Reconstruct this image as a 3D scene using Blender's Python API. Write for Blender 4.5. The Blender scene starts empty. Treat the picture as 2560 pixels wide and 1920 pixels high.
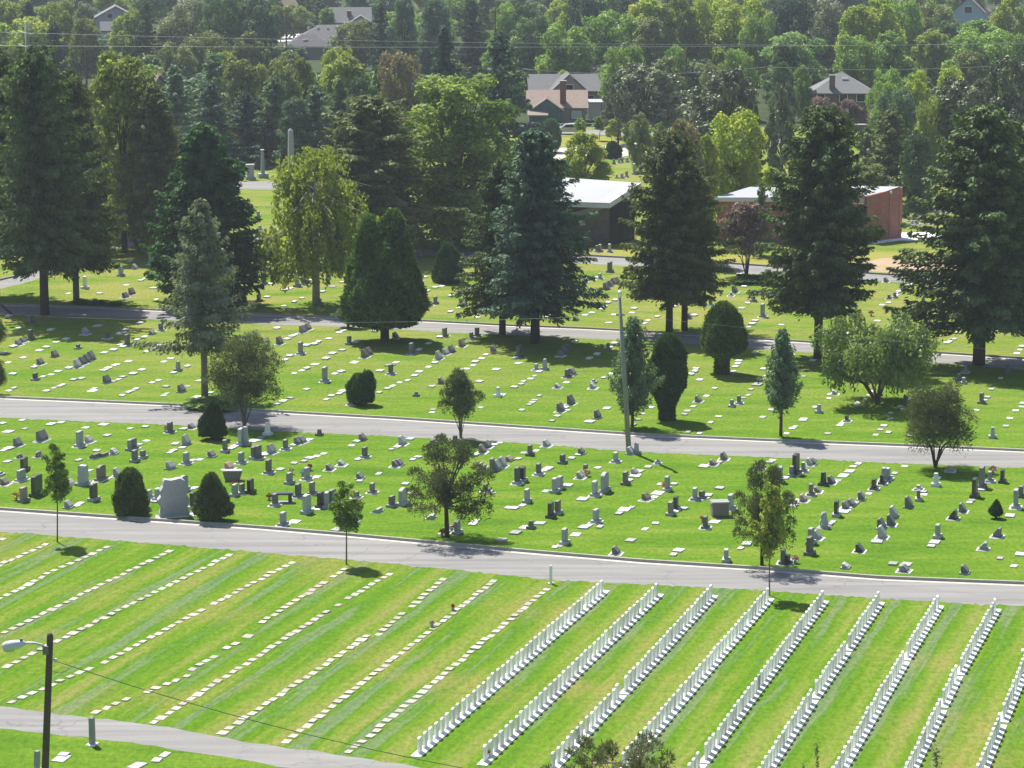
import bpy, math, random, re
import numpy as np
from mathutils import Vector, Matrix
R = math.radians
random.seed(7)
rng = np.random.default_rng(11)
scn = bpy.context.scene
COL = scn.collection

# ------------------------------------------------------------------ camera
FPX, H0 = 7000.0, 36.0
TH = math.atan(1295 / FPX)
FWD = np.array([0, math.cos(TH), -math.sin(TH)])
UP = np.array([0, math.sin(TH), math.cos(TH)])
def ray(px, py):
    return np.array([1.0, 0, 0]) * ((px - 1280) / FPX) + UP * ((960 - py) / FPX) + FWD
def G(px, py, z=0.0):
    d = ray(px, py)
    t = (z - H0) / d[2]
    return np.array([d[0] * t, d[1] * t, z])
def PX(p):
    q = np.array(p, float) - np.array([0, 0, H0])
    dp = q @ FWD
    return 1280 + FPX * q[0] / dp, 960 - FPX * (q @ UP) / dp
def SC(p):
    return FPX / ((np.array(p, float) - np.array([0, 0, H0])) @ FWD)
def HGT(P, py):
    d = ray(1280, py)
    return H0 + d[2] * (P[1] / d[1])
def ATD(px, py, D):
    d = ray(px, py)
    t = D / d[1]
    return np.array([d[0] * t, D, H0 + d[2] * t])
cam = bpy.data.cameras.new('camera')
cam.sensor_width = 36
cam.lens = FPX / 2560 * 36
cam.clip_end = 6000
cam.clip_start = 1
co = bpy.data.objects.new('camera', cam)
COL.objects.link(co)
co.location = (0, 0, H0)
co.rotation_euler = (math.pi / 2 - TH, 0, 0)
scn.camera = co

# ------------------------------------------------------------------ light
EL = 56
sd = np.array([-0.48, 0.88]); sd = sd / np.linalg.norm(sd)
w = bpy.data.worlds.new('World'); scn.world = w; w.use_nodes = True
nt = w.node_tree
bg = nt.nodes['Background']
sky = nt.nodes.new('ShaderNodeTexSky')
sky.sky_type = 'NISHITA'; sky.sun_disc = False
sky.sun_elevation = R(EL); sky.sun_rotation = math.atan2(sd[0], sd[1])
nt.links.new(sky.outputs[0], bg.inputs[0])
bg.inputs[1].default_value = 0.08
sl = bpy.data.lights.new('sun', 'SUN'); sl.energy = 5.0; sl.angle = R(0.5); sl.color = (1, 0.95, 0.86)
so = bpy.data.objects.new('sun', sl); COL.objects.link(so)
ld = Vector((-sd[0] * math.cos(R(EL)), -sd[1] * math.cos(R(EL)), -math.sin(R(EL))))
so.rotation_euler = ld.to_track_quat('-Z', 'Y').to_euler()
so.location = (0, 100, 120)
scn.view_settings.view_transform = 'Standard'
scn.view_settings.look = 'None'
scn.view_settings.exposure = 0.9
c = scn.cycles
c.max_bounces = 6; c.diffuse_bounces = 3; c.glossy_bounces = 2; c.transmission_bounces = 4
c.volume_bounces = 0; c.transparent_max_bounces = 6
c.use_denoising = True
c.caustics_reflective = False; c.caustics_refractive = False

# ------------------------------------------------------------------ materials
def newmat(name):
    m = bpy.data.materials.new(name); m.use_nodes = True
    n = m.node_tree; n.nodes.clear()
    return m, n
def N(n, t, **k):
    x = n.nodes.new(t)
    for a, b in k.items():
        if a.startswith('_'): setattr(x, a[1:], b)
        else: x.inputs[a.replace('__', ' ')].default_value = b
    return x
def L(n, a, b): n.links.new(a, b)
def c4(c): return (c[0], c[1], c[2], 1)
def mixc(n, fac, a, b, mode='MIX'):
    x = n.nodes.new('ShaderNodeMix'); x.data_type = 'RGBA'; x.blend_type = mode
    for sock, v in ((x.inputs[0], fac), (x.inputs[6], a), (x.inputs[7], b)):
        if hasattr(v, 'is_linked') or hasattr(v, 'links'): L(n, v, sock)
        elif isinstance(v, (int, float)): sock.default_value = v
        else: sock.default_value = c4(v)
    return x.outputs[2]
def ramp(n, fac, stops):
    x = n.nodes.new('ShaderNodeValToRGB'); e = x.color_ramp.elements
    while len(e) < len(stops): e.new(0.5)
    for i, (p, col) in enumerate(stops):
        e[i].position = p; e[i].color = c4(col) if not isinstance(col, (int, float)) else (col, col, col, 1)
    L(n, fac, x.inputs[0]); return x.outputs[0]
def noise(n, vec, scale, detail=3, rough=.55, dist=0.0):
    x = N(n, 'ShaderNodeTexNoise', Scale=scale, Detail=detail, Roughness=rough, Distortion=dist)
    if vec is not None: L(n, vec, x.inputs['Vector'])
    return x.outputs[0]
def mapping(n, vec, scale=(1, 1, 1), rot=(0, 0, 0), loc=(0, 0, 0)):
    x = n.nodes.new('ShaderNodeMapping')
    x.inputs['Scale'].default_value = scale; x.inputs['Rotation'].default_value = rot; x.inputs['Location'].default_value = loc
    L(n, vec, x.inputs['Vector']); return x.outputs[0]
def finish(m, n, col, rough=.8, spec=.3, bump=None, bstr=.3, bdist=.02, metal=0):
    b = n.nodes.new('ShaderNodeBsdfPrincipled'); o = n.nodes.new('ShaderNodeOutputMaterial')
    if hasattr(col, 'links'): L(n, col, b.inputs['Base Color'])
    else: b.inputs['Base Color'].default_value = c4(col)
    b.inputs['Roughness'].default_value = rough; b.inputs['Specular IOR Level'].default_value = spec
    b.inputs['Metallic'].default_value = metal
    if bump is not None:
        u = N(n, 'ShaderNodeBump', Strength=bstr, Distance=bdist); L(n, bump, u.inputs['Height']); L(n, u.outputs[0], b.inputs['Normal'])
    L(n, b.outputs[0], o.inputs[0]); return m
def stone(name, a, b, scale=6, rough=.7, spec=.3):
    m, n = newmat(name)
    g = n.nodes.new('ShaderNodeNewGeometry'); oi = n.nodes.new('ShaderNodeObjectInfo')
    f = noise(n, g.outputs['Position'], scale, 5, .65)
    col = mixc(n, f, a, b)
    v = N(n, 'ShaderNodeMapRange'); L(n, oi.outputs['Random'], v.inputs[0]); v.inputs[3].default_value = .75; v.inputs[4].default_value = 1.2
    col = mixc(n, 1.0, col, v.outputs[0], 'MULTIPLY')
    return finish(m, n, col, rough, spec, f, .15)
def plain(name, a, rough=.6, spec=.3, metal=0, var=.12, scale=3):
    m, n = newmat(name)
    g = n.nodes.new('ShaderNodeNewGeometry')
    f = noise(n, g.outputs['Position'], scale, 4, .6)
    return finish(m, n, mixc(n, f, [x * (1 - var) for x in a], [min(1, x * (1 + var)) for x in a]), rough, spec, metal=metal)
def leafmat(name, dark, light, trans=.35, gloss=.05, grough=.4, tboost=1.35):
    m, n = newmat(name)
    at = n.nodes.new('ShaderNodeAttribute'); at.attribute_name = 'tint'
    oi = n.nodes.new('ShaderNodeObjectInfo')
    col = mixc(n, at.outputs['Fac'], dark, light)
    v = N(n, 'ShaderNodeMapRange'); L(n, oi.outputs['Random'], v.inputs[0]); v.inputs[3].default_value = .82; v.inputs[4].default_value = 1.18
    col = mixc(n, 1.0, col, v.outputs[0], 'MULTIPLY')
    d = n.nodes.new('ShaderNodeBsdfDiffuse'); L(n, col, d.inputs[0])
    t = n.nodes.new('ShaderNodeBsdfTranslucent')
    L(n, mixc(n, 1.0, col, (tboost * .98, tboost * 1.08, tboost * .5), 'MULTIPLY'), t.inputs[0])
    s = n.nodes.new('ShaderNodeMixShader'); s.inputs[0].default_value = trans
    L(n, d.outputs[0], s.inputs[1]); L(n, t.outputs[0], s.inputs[2])
    g = n.nodes.new('ShaderNodeBsdfGlossy'); g.inputs['Roughness'].default_value = grough + .1; g.inputs[0].default_value = (.75, .85, .6, 1)
    s2 = n.nodes.new('ShaderNodeMixShader'); s2.inputs[0].default_value = gloss * .5
    L(n, s.outputs[0], s2.inputs[1]); L(n, g.outputs[0], s2.inputs[2])
    o = n.nodes.new('ShaderNodeOutputMaterial'); L(n, s2.outputs[0], o.inputs[0])
    return m
M = {}
M['stone_g'] = stone('grey_granite', (.26, .27, .28), (.42, .43, .44))
M['stone_d'] = stone('dark_granite', (.10, .10, .11), (.22, .22, .22))
M['stone_k'] = stone('black_granite', (.025, .028, .035), (.05, .055, .06), 8, .35, .5)
M['stone_t'] = stone('brown_granite', (.17, .145, .13), (.29, .25, .23))
M['stone_r'] = stone('pink_granite', (.35, .2, .19), (.5, .33, .3))
M['stone_w'] = stone('white_marble', (.62, .62, .60), (.8, .8, .78))
M['marble'] = stone('pale_marble', (.76, .755, .70), (.86, .855, .80), 9)
M['slab_w'] = stone('pale_slab', (.42, .42, .41), (.66, .65, .63), 5)
M['slab_g'] = stone('grey_slab', (.24, .24, .25), (.40, .40, .40), 5)
M['flat'] = stone('pinkish_marker', (.30, .27, .235), (.46, .415, .36), 7)
M['concrete'] = stone('concrete', (.66, .65, .62), (.80, .79, .77), 4)
M['kerb'] = stone('kerb_concrete', (.20, .19, .16), (.38, .36, .32), 2.5)
M['gutter'] = stone('gutter_concrete', (.42, .40, .34), (.62, .60, .54), 2.5)
M['bark'] = stone('bark', (.045, .035, .028), (.10, .08, .065), 5, .95, .1)
M['bark_grey'] = stone('grey_bark', (.12, .10, .085), (.22, .19, .165), 4, .95, .1)
M['bark_birch'] = stone('birch_bark', (.2, .18, .15), (.5, .48, .44), 3, .9, .1)
M['dead_wood'] = stone('dead_wood', (.35, .25, .19), (.5, .38, .3), 6, .9, .1)
M['wood_pole'] = stone('weathered_wood', (.055, .042, .032), (.12, .095, .072), 4, .95, .1)
M['pole_grey'] = stone('grey_pole', (.17, .18, .165), (.27, .28, .26), 3, .7, .3)
M['lamp_grey'] = plain('lamp_grey', (.56, .57, .63), .35, .5)
M['lamp_lens'] = plain('lamp_lens', (.5, .5, .5), .2, .5)
M['teal_cap'] = plain('teal_cap', (.06, .13, .14), .5)
M['wire'] = plain('wire_alu', (.3, .33, .32), .4, .5)
M['cable'] = plain('dark_cable', (.12, .13, .11), .6, .3, var=.5, scale=2)
M['white_paint'] = plain('white_paint', (.74, .74, .73), .5)
M['grey_paint'] = plain('grey_paint', (.3, .32, .33), .5)
M['teal_wall'] = plain('teal_wall', (.035, .12, .135), .7)
M['tan_wall'] = plain('tan_wall', (.36, .28, .23), .8)
M['pinkgrey_wall'] = plain('pinkgrey_wall', (.25, .2, .19), .8)
M['lav_wall'] = plain('lavender_siding', (.3, .3, .34), .8)
M['blue_wall'] = plain('blue_siding', (.3, .42, .48), .7)
M['roof_brown'] = stone('brown_shingle', (.155, .12, .10), (.235, .185, .155), 1.6, .9)
M['roof_grey'] = stone('grey_shingle', (.105, .105, .11), (.16, .16, .165), 1.6, .9)
M['roof_dark'] = stone('dark_shingle', (.075, .072, .08), (.13, .125, .135), 1.6, .9)
M['roof_white'] = plain('white_membrane_roof', (.30, .312, .335), .6, var=.03, scale=.4)
M['roof_cream'] = plain('cream_roof', (.55, .5, .42), .7)
M['brick_chim'] = stone('chimney_brick', (.13, .05, .04), (.2, .085, .07), 6, .9)
def brick(name, a, b, mortar):
    m, n = newmat(name)
    t = n.nodes.new('ShaderNodeTexCoord')
    x = N(n, 'ShaderNodeTexBrick', Scale=1.0)
    x.inputs['Color1'].default_value = c4(a); x.inputs['Color2'].default_value = c4(b); x.inputs['Mortar'].default_value = c4(mortar)
    x.inputs['Mortar Size'].default_value = .012; x.inputs['Brick Width'].default_value = .4; x.inputs['Row Height'].default_value = .16
    mp = mapping(n, t.outputs['Object'], (1, 1, 1), (R(90), 0, 0)); L(n, mp, x.inputs['Vector'])
    f = noise(n, t.outputs['Object'], 1.2, 4)
    col = mixc(n, .35, x.outputs[0], mixc(n, f, (0, 0, 0), (1, 1, 1)), 'OVERLAY')
    return finish(m, n, col, .9, .1)
M['brick_red'] = brick('red_brick', (.33, .125, .105), (.28, .105, .088), (.30, .17, .15))
M['brick_grey'] = brick('greybrown_brick', (.155, .13, .12), (.13, .105, .1), (.17, .15, .14))
M['brick_brown'] = brick('brown_brick', (.17, .11, .1), (.13, .085, .075), (.18, .14, .13))
M['glass_dark'] = plain('dark_glass', (.010, .012, .017), .3, .12)
M['glass_pale'] = plain('pale_glass', (.28, .36, .36), .15, .6)
M['skylight'] = plain('skylight', (.75, .77, .8), .25, .5)
M['car_blue'] = plain('blue_car_paint', (.10, .16, .26), .25, .5)
M['car_silver'] = plain('silver_car_paint', (.45, .47, .5), .25, .6, metal=.3)
M['rubber'] = plain('rubber', (.02, .02, .02), .8)
M['black_metal'] = plain('black_metal', (.03, .032, .035), .5)
LEAF = {
 'spruce': ((.018, .030, .013), (.060, .084, .034), .22, .05, .45),
 'spruceb': ((.018, .036, .028), (.055, .090, .062), .22, .05, .45),
 'fir': ((.045, .058, .042), (.115, .130, .095), .25, .05, .45),
 'brownfir': ((.024, .034, .014), (.080, .090, .038), .28, .05, .45),
 'arb': ((.024, .050, .012), (.065, .110, .028), .25, .03, .5),
 'arbd': ((.012, .036, .016), (.036, .080, .030), .22, .03, .5),
 'yew': ((.020, .040, .010), (.060, .082, .024), .2, .03, .5),
 'yewd': ((.012, .030, .010), (.032, .060, .017), .18, .03, .5),
 'pine': ((.030, .045, .018), (.092, .105, .048), .28, .05, .45),
 'pinegrey': ((.038, .048, .024), (.105, .108, .060), .25, .05, .45),
 'pineb': ((.028, .052, .030), (.080, .118, .062), .28, .05, .45),
 'birch': ((.068, .092, .014), (.165, .188, .036), .42, .04, .4),
 'maple': ((.036, .060, .014), (.105, .130, .034), .42, .05, .5),
 'young': ((.055, .095, .016), (.145, .195, .035), .5, .06, .4),
 'lime': ((.080, .120, .016), (.200, .230, .036), .5, .05, .4),
 'yellow': ((.095, .130, .015), (.215, .245, .035), .5, .05, .4),
 'green': ((.042, .075, .018), (.120, .165, .042), .45, .06, .4),
 'mint': ((.050, .090, .035), (.140, .195, .080), .45, .05, .5),
 'olive': ((.050, .066, .016), (.135, .155, .042), .42, .05, .4),
 'oliveg': ((.045, .058, .025), (.125, .138, .066), .40, .06, .4),
 'dark': ((.018, .034, .018), (.052, .082, .038), .30, .05, .4),
 'navy': ((.016, .028, .026), (.042, .066, .056), .22, .04, .45),
 'bluegreen': ((.026, .048, .034), (.078, .112, .072), .28, .05, .45),
 'silver': ((.060, .075, .045), (.180, .195, .135), .30, .09, .5),
 'chest': ((.024, .036, .022), (.135, .145, .110), .25, .20, .48),  # pale second tint paints the silvery sheen into the leaf colour
 'purple': ((.050, .028, .036), (.150, .090, .105), .34, .08, .5),
 'brown': ((.055, .048, .030), (.140, .115, .075), .30, .05, .4),
 'spread': ((.040, .064, .020), (.110, .140, .048), .40, .08, .45),
}
BO = dict(spruce=2.1, spruceb=1.75, brownfir=2.1, fir=1.7, navy=2.2, bluegreen=2.3, dark=2.6, yew=2.1, yewd=2.1, arb=2.1, arbd=1.9, purple=2.0, birch=1.8, chest=1.6, pinegrey=1.9, pine=1.6, maple=2.5, young=1.6)
for k, v in LEAF.items():
    f = BO.get(k, 2.35); M['leaf_' + k] = leafmat('leaf_' + k, [x * f for x in v[0]], [min(.42, x * f) for x in v[1]], *v[2:])

# ------------------------------------------------------------------ object helpers
def link(o): COL.objects.link(o); return o
def props(o, label=None, cat=None, group=None, kind=None):
    if label: o['label'] = label
    if cat:
        o['category'] = cat
        if not kind: kind = 'thing'
    if group: o['group'] = group
    if kind: o['kind'] = kind
    return o
def empty(name, loc, rz=0, sc=(1, 1, 1)):
    o = bpy.data.objects.new(name, None); o.empty_display_size = .2
    o.location = loc; o.rotation_euler = (0, 0, rz); o.scale = sc
    return link(o)
def mobj(name, me, mat=None, parent=None, loc=(0, 0, 0), rz=0, sc=(1, 1, 1)):
    o = bpy.data.objects.new(name, me)
    if mat is not None:
        if len(me.materials) == 0: me.materials.append(mat)
        elif me.materials[0] != mat:
            o.material_slots[0].link = 'OBJECT'; o.material_slots[0].material = mat
    link(o)
    if parent is not None: o.parent = parent
    o.location = loc; o.rotation_euler = (0, 0, rz); o.scale = sc
    return o
class MB:
    def __init__(s): s.v = []; s.f = []
    def add(s, v, f):
        b = len(s.v); s.v += [tuple(map(float, p)) for p in v]; s.f += [tuple(i + b for i in q) for q in f]; return s
    def box(s, c, d, rz=0, taper=1.0):
        x, y, z = d[0] / 2, d[1] / 2, d[2]
        ca, sa = math.cos(rz), math.sin(rz); v = []
        for zz, k in ((0, 1), (z, taper)):
            for a, b in ((-x, -y), (x, -y), (x, y), (-x, y)):
                a *= k; b *= k
                v.append((c[0] + a * ca - b * sa, c[1] + a * sa + b * ca, c[2] + zz))
        return s.add(v, [(3, 2, 1, 0), (4, 5, 6, 7), (0, 1, 5, 4), (1, 2, 6, 5), (2, 3, 7, 6), (3, 0, 4, 7)])
    def prism(s, prof, y0, y1, axis='y'):
        n = len(prof)
        if axis == 'y': v = [(a, y0, b) for a, b in prof] + [(a, y1, b) for a, b in prof]
        elif axis == 'x': v = [(y0, a, b) for a, b in prof] + [(y1, a, b) for a, b in prof]
        else: v = [(a, b, y0) for a, b in prof] + [(a, b, y1) for a, b in prof]
        f = [tuple(range(n)), tuple(range(2 * n - 1, n - 1, -1))] + [((i + 1) % n, i, n + i, n + (i + 1) % n) for i in range(n)]
        return s.add(v, f)
    def tube(s, pts, rad, n=6, cap=True):
        pts = [np.array(p, float) for p in pts]; m = len(pts)
        if not hasattr(rad, '__len__'): rad = [rad] * m
        v = []
        for i, p in enumerate(pts):
            d = pts[min(i + 1, m - 1)] - pts[max(i - 1, 0)]; d = d / (np.linalg.norm(d) + 1e-9)
            a = np.cross(d, (0, 0, 1.0)) if abs(d[2]) < .95 else np.cross(d, (1.0, 0, 0)); a /= np.linalg.norm(a); b = np.cross(d, a)
            for k in range(n):
                t = 2 * math.pi * k / n; v.append(p + rad[i] * (math.cos(t) * a + math.sin(t) * b))
        f = [(i * n + k, i * n + (k + 1) % n, (i + 1) * n + (k + 1) % n, (i + 1) * n + k) for i in range(m - 1) for k in range(n)]
        if cap: f += [tuple(range(n))[::-1], tuple(range((m - 1) * n, m * n))]
        return s.add(v, f)
    def rev(s, prof, n=12, c=(0, 0, 0)):
        v = [(c[0] + r * math.cos(2 * math.pi * k / n), c[1] + r * math.sin(2 * math.pi * k / n), c[2] + z) for r, z in prof for k in range(n)]
        f = [(i * n + k, i * n + (k + 1) % n, (i + 1) * n + (k + 1) % n, (i + 1) * n + k) for i in range(len(prof) - 1) for k in range(n)]
        return s.add(v, f)
    def mesh(s, name, smooth=False):
        me = bpy.data.meshes.new(name); me.from_pydata(s.v, [], s.f); me.update()
        import bmesh
        b = bmesh.new(); b.from_mesh(me); bmesh.ops.recalc_face_normals(b, faces=b.faces); b.to_mesh(me); b.free()
        if smooth: me.polygons.foreach_set('use_smooth', [True] * len(me.polygons))
        return me
def leafmesh(name, P, A, B, tint, extra=None):
    V = np.stack([P - A, P + B, P + A, P - B], 1).reshape(-1, 3)
    F = np.arange(len(V)).reshape(-1, 4)
    if extra is not None:
        ev, ef, et = extra
        F = np.vstack([F, np.asarray(ef) + len(V)]); V = np.vstack([V, ev]); tint = np.concatenate([tint, et])
    me = bpy.data.meshes.new(name)
    me.vertices.add(len(V)); me.vertices.foreach_set('co', V.astype(np.float32).ravel())
    me.loops.add(F.size); me.loops.foreach_set('vertex_index', F.astype(np.int32).ravel())
    me.polygons.add(len(F)); me.polygons.foreach_set('loop_start', np.arange(0, F.size, 4, dtype=np.int32))
    me.update(calc_edges=True)
    a = me.attributes.new('tint', 'FLOAT', 'FACE'); a.data.foreach_set('value', np.clip(tint, 0, 1).astype(np.float32))
    return me
def nrm(v): return v / (np.linalg.norm(v, axis=-1, keepdims=True) + 1e-9)
def rvec(n): return nrm(rng.normal(size=(n, 3)))

# ------------------------------------------------------------------ tree archetypes (trunk mesh, crown mesh, height, radius)
def spruce(H=20, Rr=4.2, z0=2.6, nb=190, dens=36, leaf=.2, power=.8, droop=.28, irr=.5, gap=.0):
    P = []; A = []; B = []; T = []
    tr = MB().tube([(0, 0, -.3), (.02, 0, H * .3), (0, .03, H * .7), (0, 0, H * .98)], [.36 * H / 20, .28 * H / 20, .13 * H / 20, .02], 8)
    ga = rng.random() * 6; ph0 = rng.random() * 6
    side_r = 1 + .18 * np.sin(np.arange(12) * 1.7 + rng.random() * 6)
    for k in range(nb):
        t = (k + rng.random()) / nb
        if gap and rng.random() < gap: continue
        z = z0 + (H - z0) * t
        ga += 2.399 + rng.normal() * .3
        Lb = Rr * ((1 - t) ** power) * (1 - irr / 2 + irr * rng.random()) * side_r[int(ga * 12 / 6.283) % 12] * (1 + irr * .3 * math.sin(z * 5.5 / (H / 20) / 3 + ga * 2 + ph0)) * (1.28 if rng.random() < irr * .10 else 1) + .18
        if t < .1: Lb *= .55 + 4 * t
        dx, dy = math.cos(ga), math.sin(ga)
        up = .35 * t - droop * (1 - t) + rng.normal() * .06
        n = int(8 + dens * Lb)
        s = rng.random(n) ** .75
        wd = (.30 * Lb * (1 - s) * np.minimum(1, s * 3) + .14)
        o = rng.uniform(-1, 1, n) * wd
        zz = z + up * Lb * s + .10 * Lb * s ** 3 - np.abs(rng.normal(size=n)) * .22 - .35 * np.abs(o) * .5
        p = np.stack([dx * Lb * s - dy * o, dy * Lb * s + dx * o, zz], 1)
        d = nrm(np.stack([dx + -dy * np.sign(o) * .7, dy + dx * np.sign(o) * .7, np.full(n, -.85)], 1) + rng.normal(size=(n, 3)) * .5)
        side = nrm(np.cross(d, np.array([dx * .6, dy * .6, .5]) + rvec(n) * .8))
        ls = leaf * (.7 + .7 * rng.random(n))[:, None]
        P.append(p); A.append(d * ls); B.append(side * ls * .42)
        bt = rng.normal() * .16
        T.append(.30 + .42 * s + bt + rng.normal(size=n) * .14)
        if k % 3 == 0 and Lb > .8:
            tr.tube([(0, 0, z), (dx * Lb * .75, dy * Lb * .75, z + up * Lb * .75)], [.05, .012], 4, False)
    me = leafmesh('conifer_crown', np.vstack(P), np.vstack(A), np.vstack(B), np.concatenate(T))
    return tr.mesh('conifer_trunk', True), me, H, Rr * 1.02
def lobed(H=12, Rr=4.5, zlo=.28, nl=26, nleaf=13000, leaf=.17, lr=(.22, .40), aspect=.55, radial=.0, shape=1.0, trunkr=.25, stems=1, fork=.22, sparse=1.0, top=1.0):
    """crown of leafy lobes over limbs"""
    zc = H * (zlo + 1) / 2; rz = H * (1 - zlo) / 2
    C = []; RR = []
    tr = MB()
    for i in range(nl):
        t = (i + rng.random()) / nl; an = i * 2.4 + rng.normal() * .5
        pr = math.sin(math.pi * (t * .66 + .20)) ** .5 * (1 - .35 * shape * max(0, 2 * t - 1) / (1 if shape <= 1 else shape))
        r = rng.uniform(*lr) * Rr * (1.1 - .35 * t); q = rng.random() ** .38
        rad = max(0, Rr * pr - r * .7) * q * (1 + .12 * rng.normal())
        z_ = H * zlo + r * .7 + (H * (1 - zlo) - r * 1.5) * t
        cpos = np.array([math.cos(an) * rad, math.sin(an) * rad, z_ - .04 * H * (q - .5) * (1 - t)])
        C.append(cpos); RR.append(r)
    C = np.array(C); RR = np.array(RR)
    fz = H * fork
    base = [(rng.normal() * .05, rng.normal() * .05) for _ in range(stems)]
    if stems == 1: tr.tube([(0, 0, -.2), (rng.normal() * .05, rng.normal() * .05, fz), (rng.normal() * .15, rng.normal() * .15, H * .62)], [trunkr, trunkr * .75, trunkr * .25], 8)
    for i in range(nl):
        if (stems > 1 and i < 9) or (stems == 1 and rng.random() < .75):
            c = C[i]; sx, sy = base[i % stems]
            mid = np.array([c[0] * .35, c[1] * .35, fz + (c[2] - fz) * .5])
            st = (sx, sy, fz * (1 if stems == 1 else .0) + rng.random() * fz * .4 - .1)
            tr.tube([st, mid, c], [trunkr * (.42 if stems == 1 else .38), trunkr * .22, .015], 5, False)
    wgt = RR ** 2 / (RR ** 2).sum()
    ii = rng.choice(nl, size=nleaf, p=wgt)
    u = rvec(nleaf); u[:, 2] = np.where((u[:, 2] < -.2) & (rng.random(nleaf) < .6), -u[:, 2], u[:, 2])
    rr = RR[ii] * (.55 + .5 * rng.random(nleaf) ** .7)
    bump = 1 + .16 * np.sin(u[:, 0] * 7 + ii) * np.sin(u[:, 1] * 8 + 2 * ii) + .1 * rng.normal(size=nleaf)
    P = C[ii] + u * (rr * bump)[:, None] * np.array([1, 1, .85])
    if radial >= 1:
        d = nrm(u * radial + rvec(nleaf) + np.array([0, 0, .25])); b = nrm(np.cross(d, nrm(u * .4 + rvec(nleaf))))
    else:
        nn_ = nrm(u * 1.1 + rvec(nleaf) * .85 + np.array([0, 0, .25]))
        d = nrm(np.cross(nn_, rvec(nleaf)) + u * radial * .5); b = nrm(np.cross(nn_, d))
    ls = leaf * (.6 + .8 * rng.random(nleaf))[:, None]
    lt = rng.normal(size=nl) * .20
    T = .45 + lt[ii] + rng.normal(size=nleaf) * .16
    me = leafmesh('leafy_crown', P, d * ls, b * ls * aspect, T)
    return tr.mesh('limbed_trunk', True), me, float(np.percentile(P[:, 2], 99.6)), float(np.percentile(np.hypot(P[:, 0], P[:, 1]), 98.5))
def clipped(H=3, prof=None, nleaf=9000, leaf=.075, cols=((0, 0, 1, 1),), trunkr=.1, noiseamp=.06, zt=.25):
    """dense clipped or naturally dense evergreen: prof(t)->radius for t 0..1, cols: (x, y, scale r, scale h)"""
    P = []; Nn = []; EV = []; EF = []
    nz, na = 14, 18; tot = sum(c[2] * c[3] for c in cols)
    ph = rng.random(6) * 6
    def rad(t, a): return prof(t) * (1 + noiseamp * (np.sin(3 * a + ph[0] + 5 * t) + np.sin(5 * a + ph[1] - 9 * t) * .8 + np.sin(11 * a + ph[2] + 23 * t) * .5))
    for cx, cy, sr, sh in cols:
        n = int(nleaf * sr * sh / tot)
        t = rng.random(n * 2); keep = rng.random(n * 2) < (np.array([prof(x) for x in t]) / max(prof(x) for x in np.linspace(0, 1, 20)) * .9 + .1)
        t = t[keep]; n = len(t); a = rng.random(n) * 6.283
        r = np.array([rad(x, y) for x, y in zip(t, a)]) * sr * (.93 + .12 * rng.random(n))
        z0 = zt; hh = (H - zt) * sh
        P.append(np.stack([cx + r * np.cos(a), cy + r * np.sin(a), z0 + hh * t], 1))
        dt = .02; sl = np.array([(prof(min(1, x + dt)) - prof(max(0, x - dt))) for x in t]) / (2 * dt) * sr / hh
        Nn.append(nrm(np.stack([np.cos(a), np.sin(a), -sl], 1)))
        b0 = len(EV)
        for i in range(nz + 1):
            tt = i / nz
            for k in range(na):
                aa = 6.283 * k / na; q = rad(tt, aa) * sr * .9
                EV.append((cx + q * math.cos(aa), cy + q * math.sin(aa), z0 + hh * tt * .985 + .01))
        for i in range(nz):
            for k in range(na): EF.append((b0 + i * na + k, b0 + i * na + (k + 1) % na, b0 + (i + 1) * na + (k + 1) % na, b0 + (i + 1) * na + k))
    P = np.vstack(P); Nn = np.vstack(Nn); n = len(P)
    d = nrm(Nn * .8 + rvec(n) * .9 + np.array([0, 0, .5])); b = nrm(np.cross(d, rvec(n)))
    ls = leaf * (.6 + .9 * rng.random(n))[:, None]
    P = P + Nn * (rng.normal(size=(n, 1)) * leaf * .5)
    T = .5 + .22 * np.sin(P[:, 2] * 5 / H * 3 + np.arctan2(P[:, 1], P[:, 0]) * 3) * np.sin(P[:, 0] * 9 / H + P[:, 1] * 7 / H) + rng.normal(size=n) * .24
    me = leafmesh('dense_crown', P, d * ls, b * ls * .4, T, (np.array(EV), EF, np.full(len(EF), .25)))  # low-tint inner hull added behind the leaves to block light
    tr = MB().tube([(0, 0, -.2), (0, 0, zt + .3 * H)], [trunkr, trunkr * .8], 8)
    return tr.mesh('short_trunk', True), me, float(P[:, 2].max()), float(np.percentile(np.hypot(P[:, 0], P[:, 1]), 99))
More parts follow.
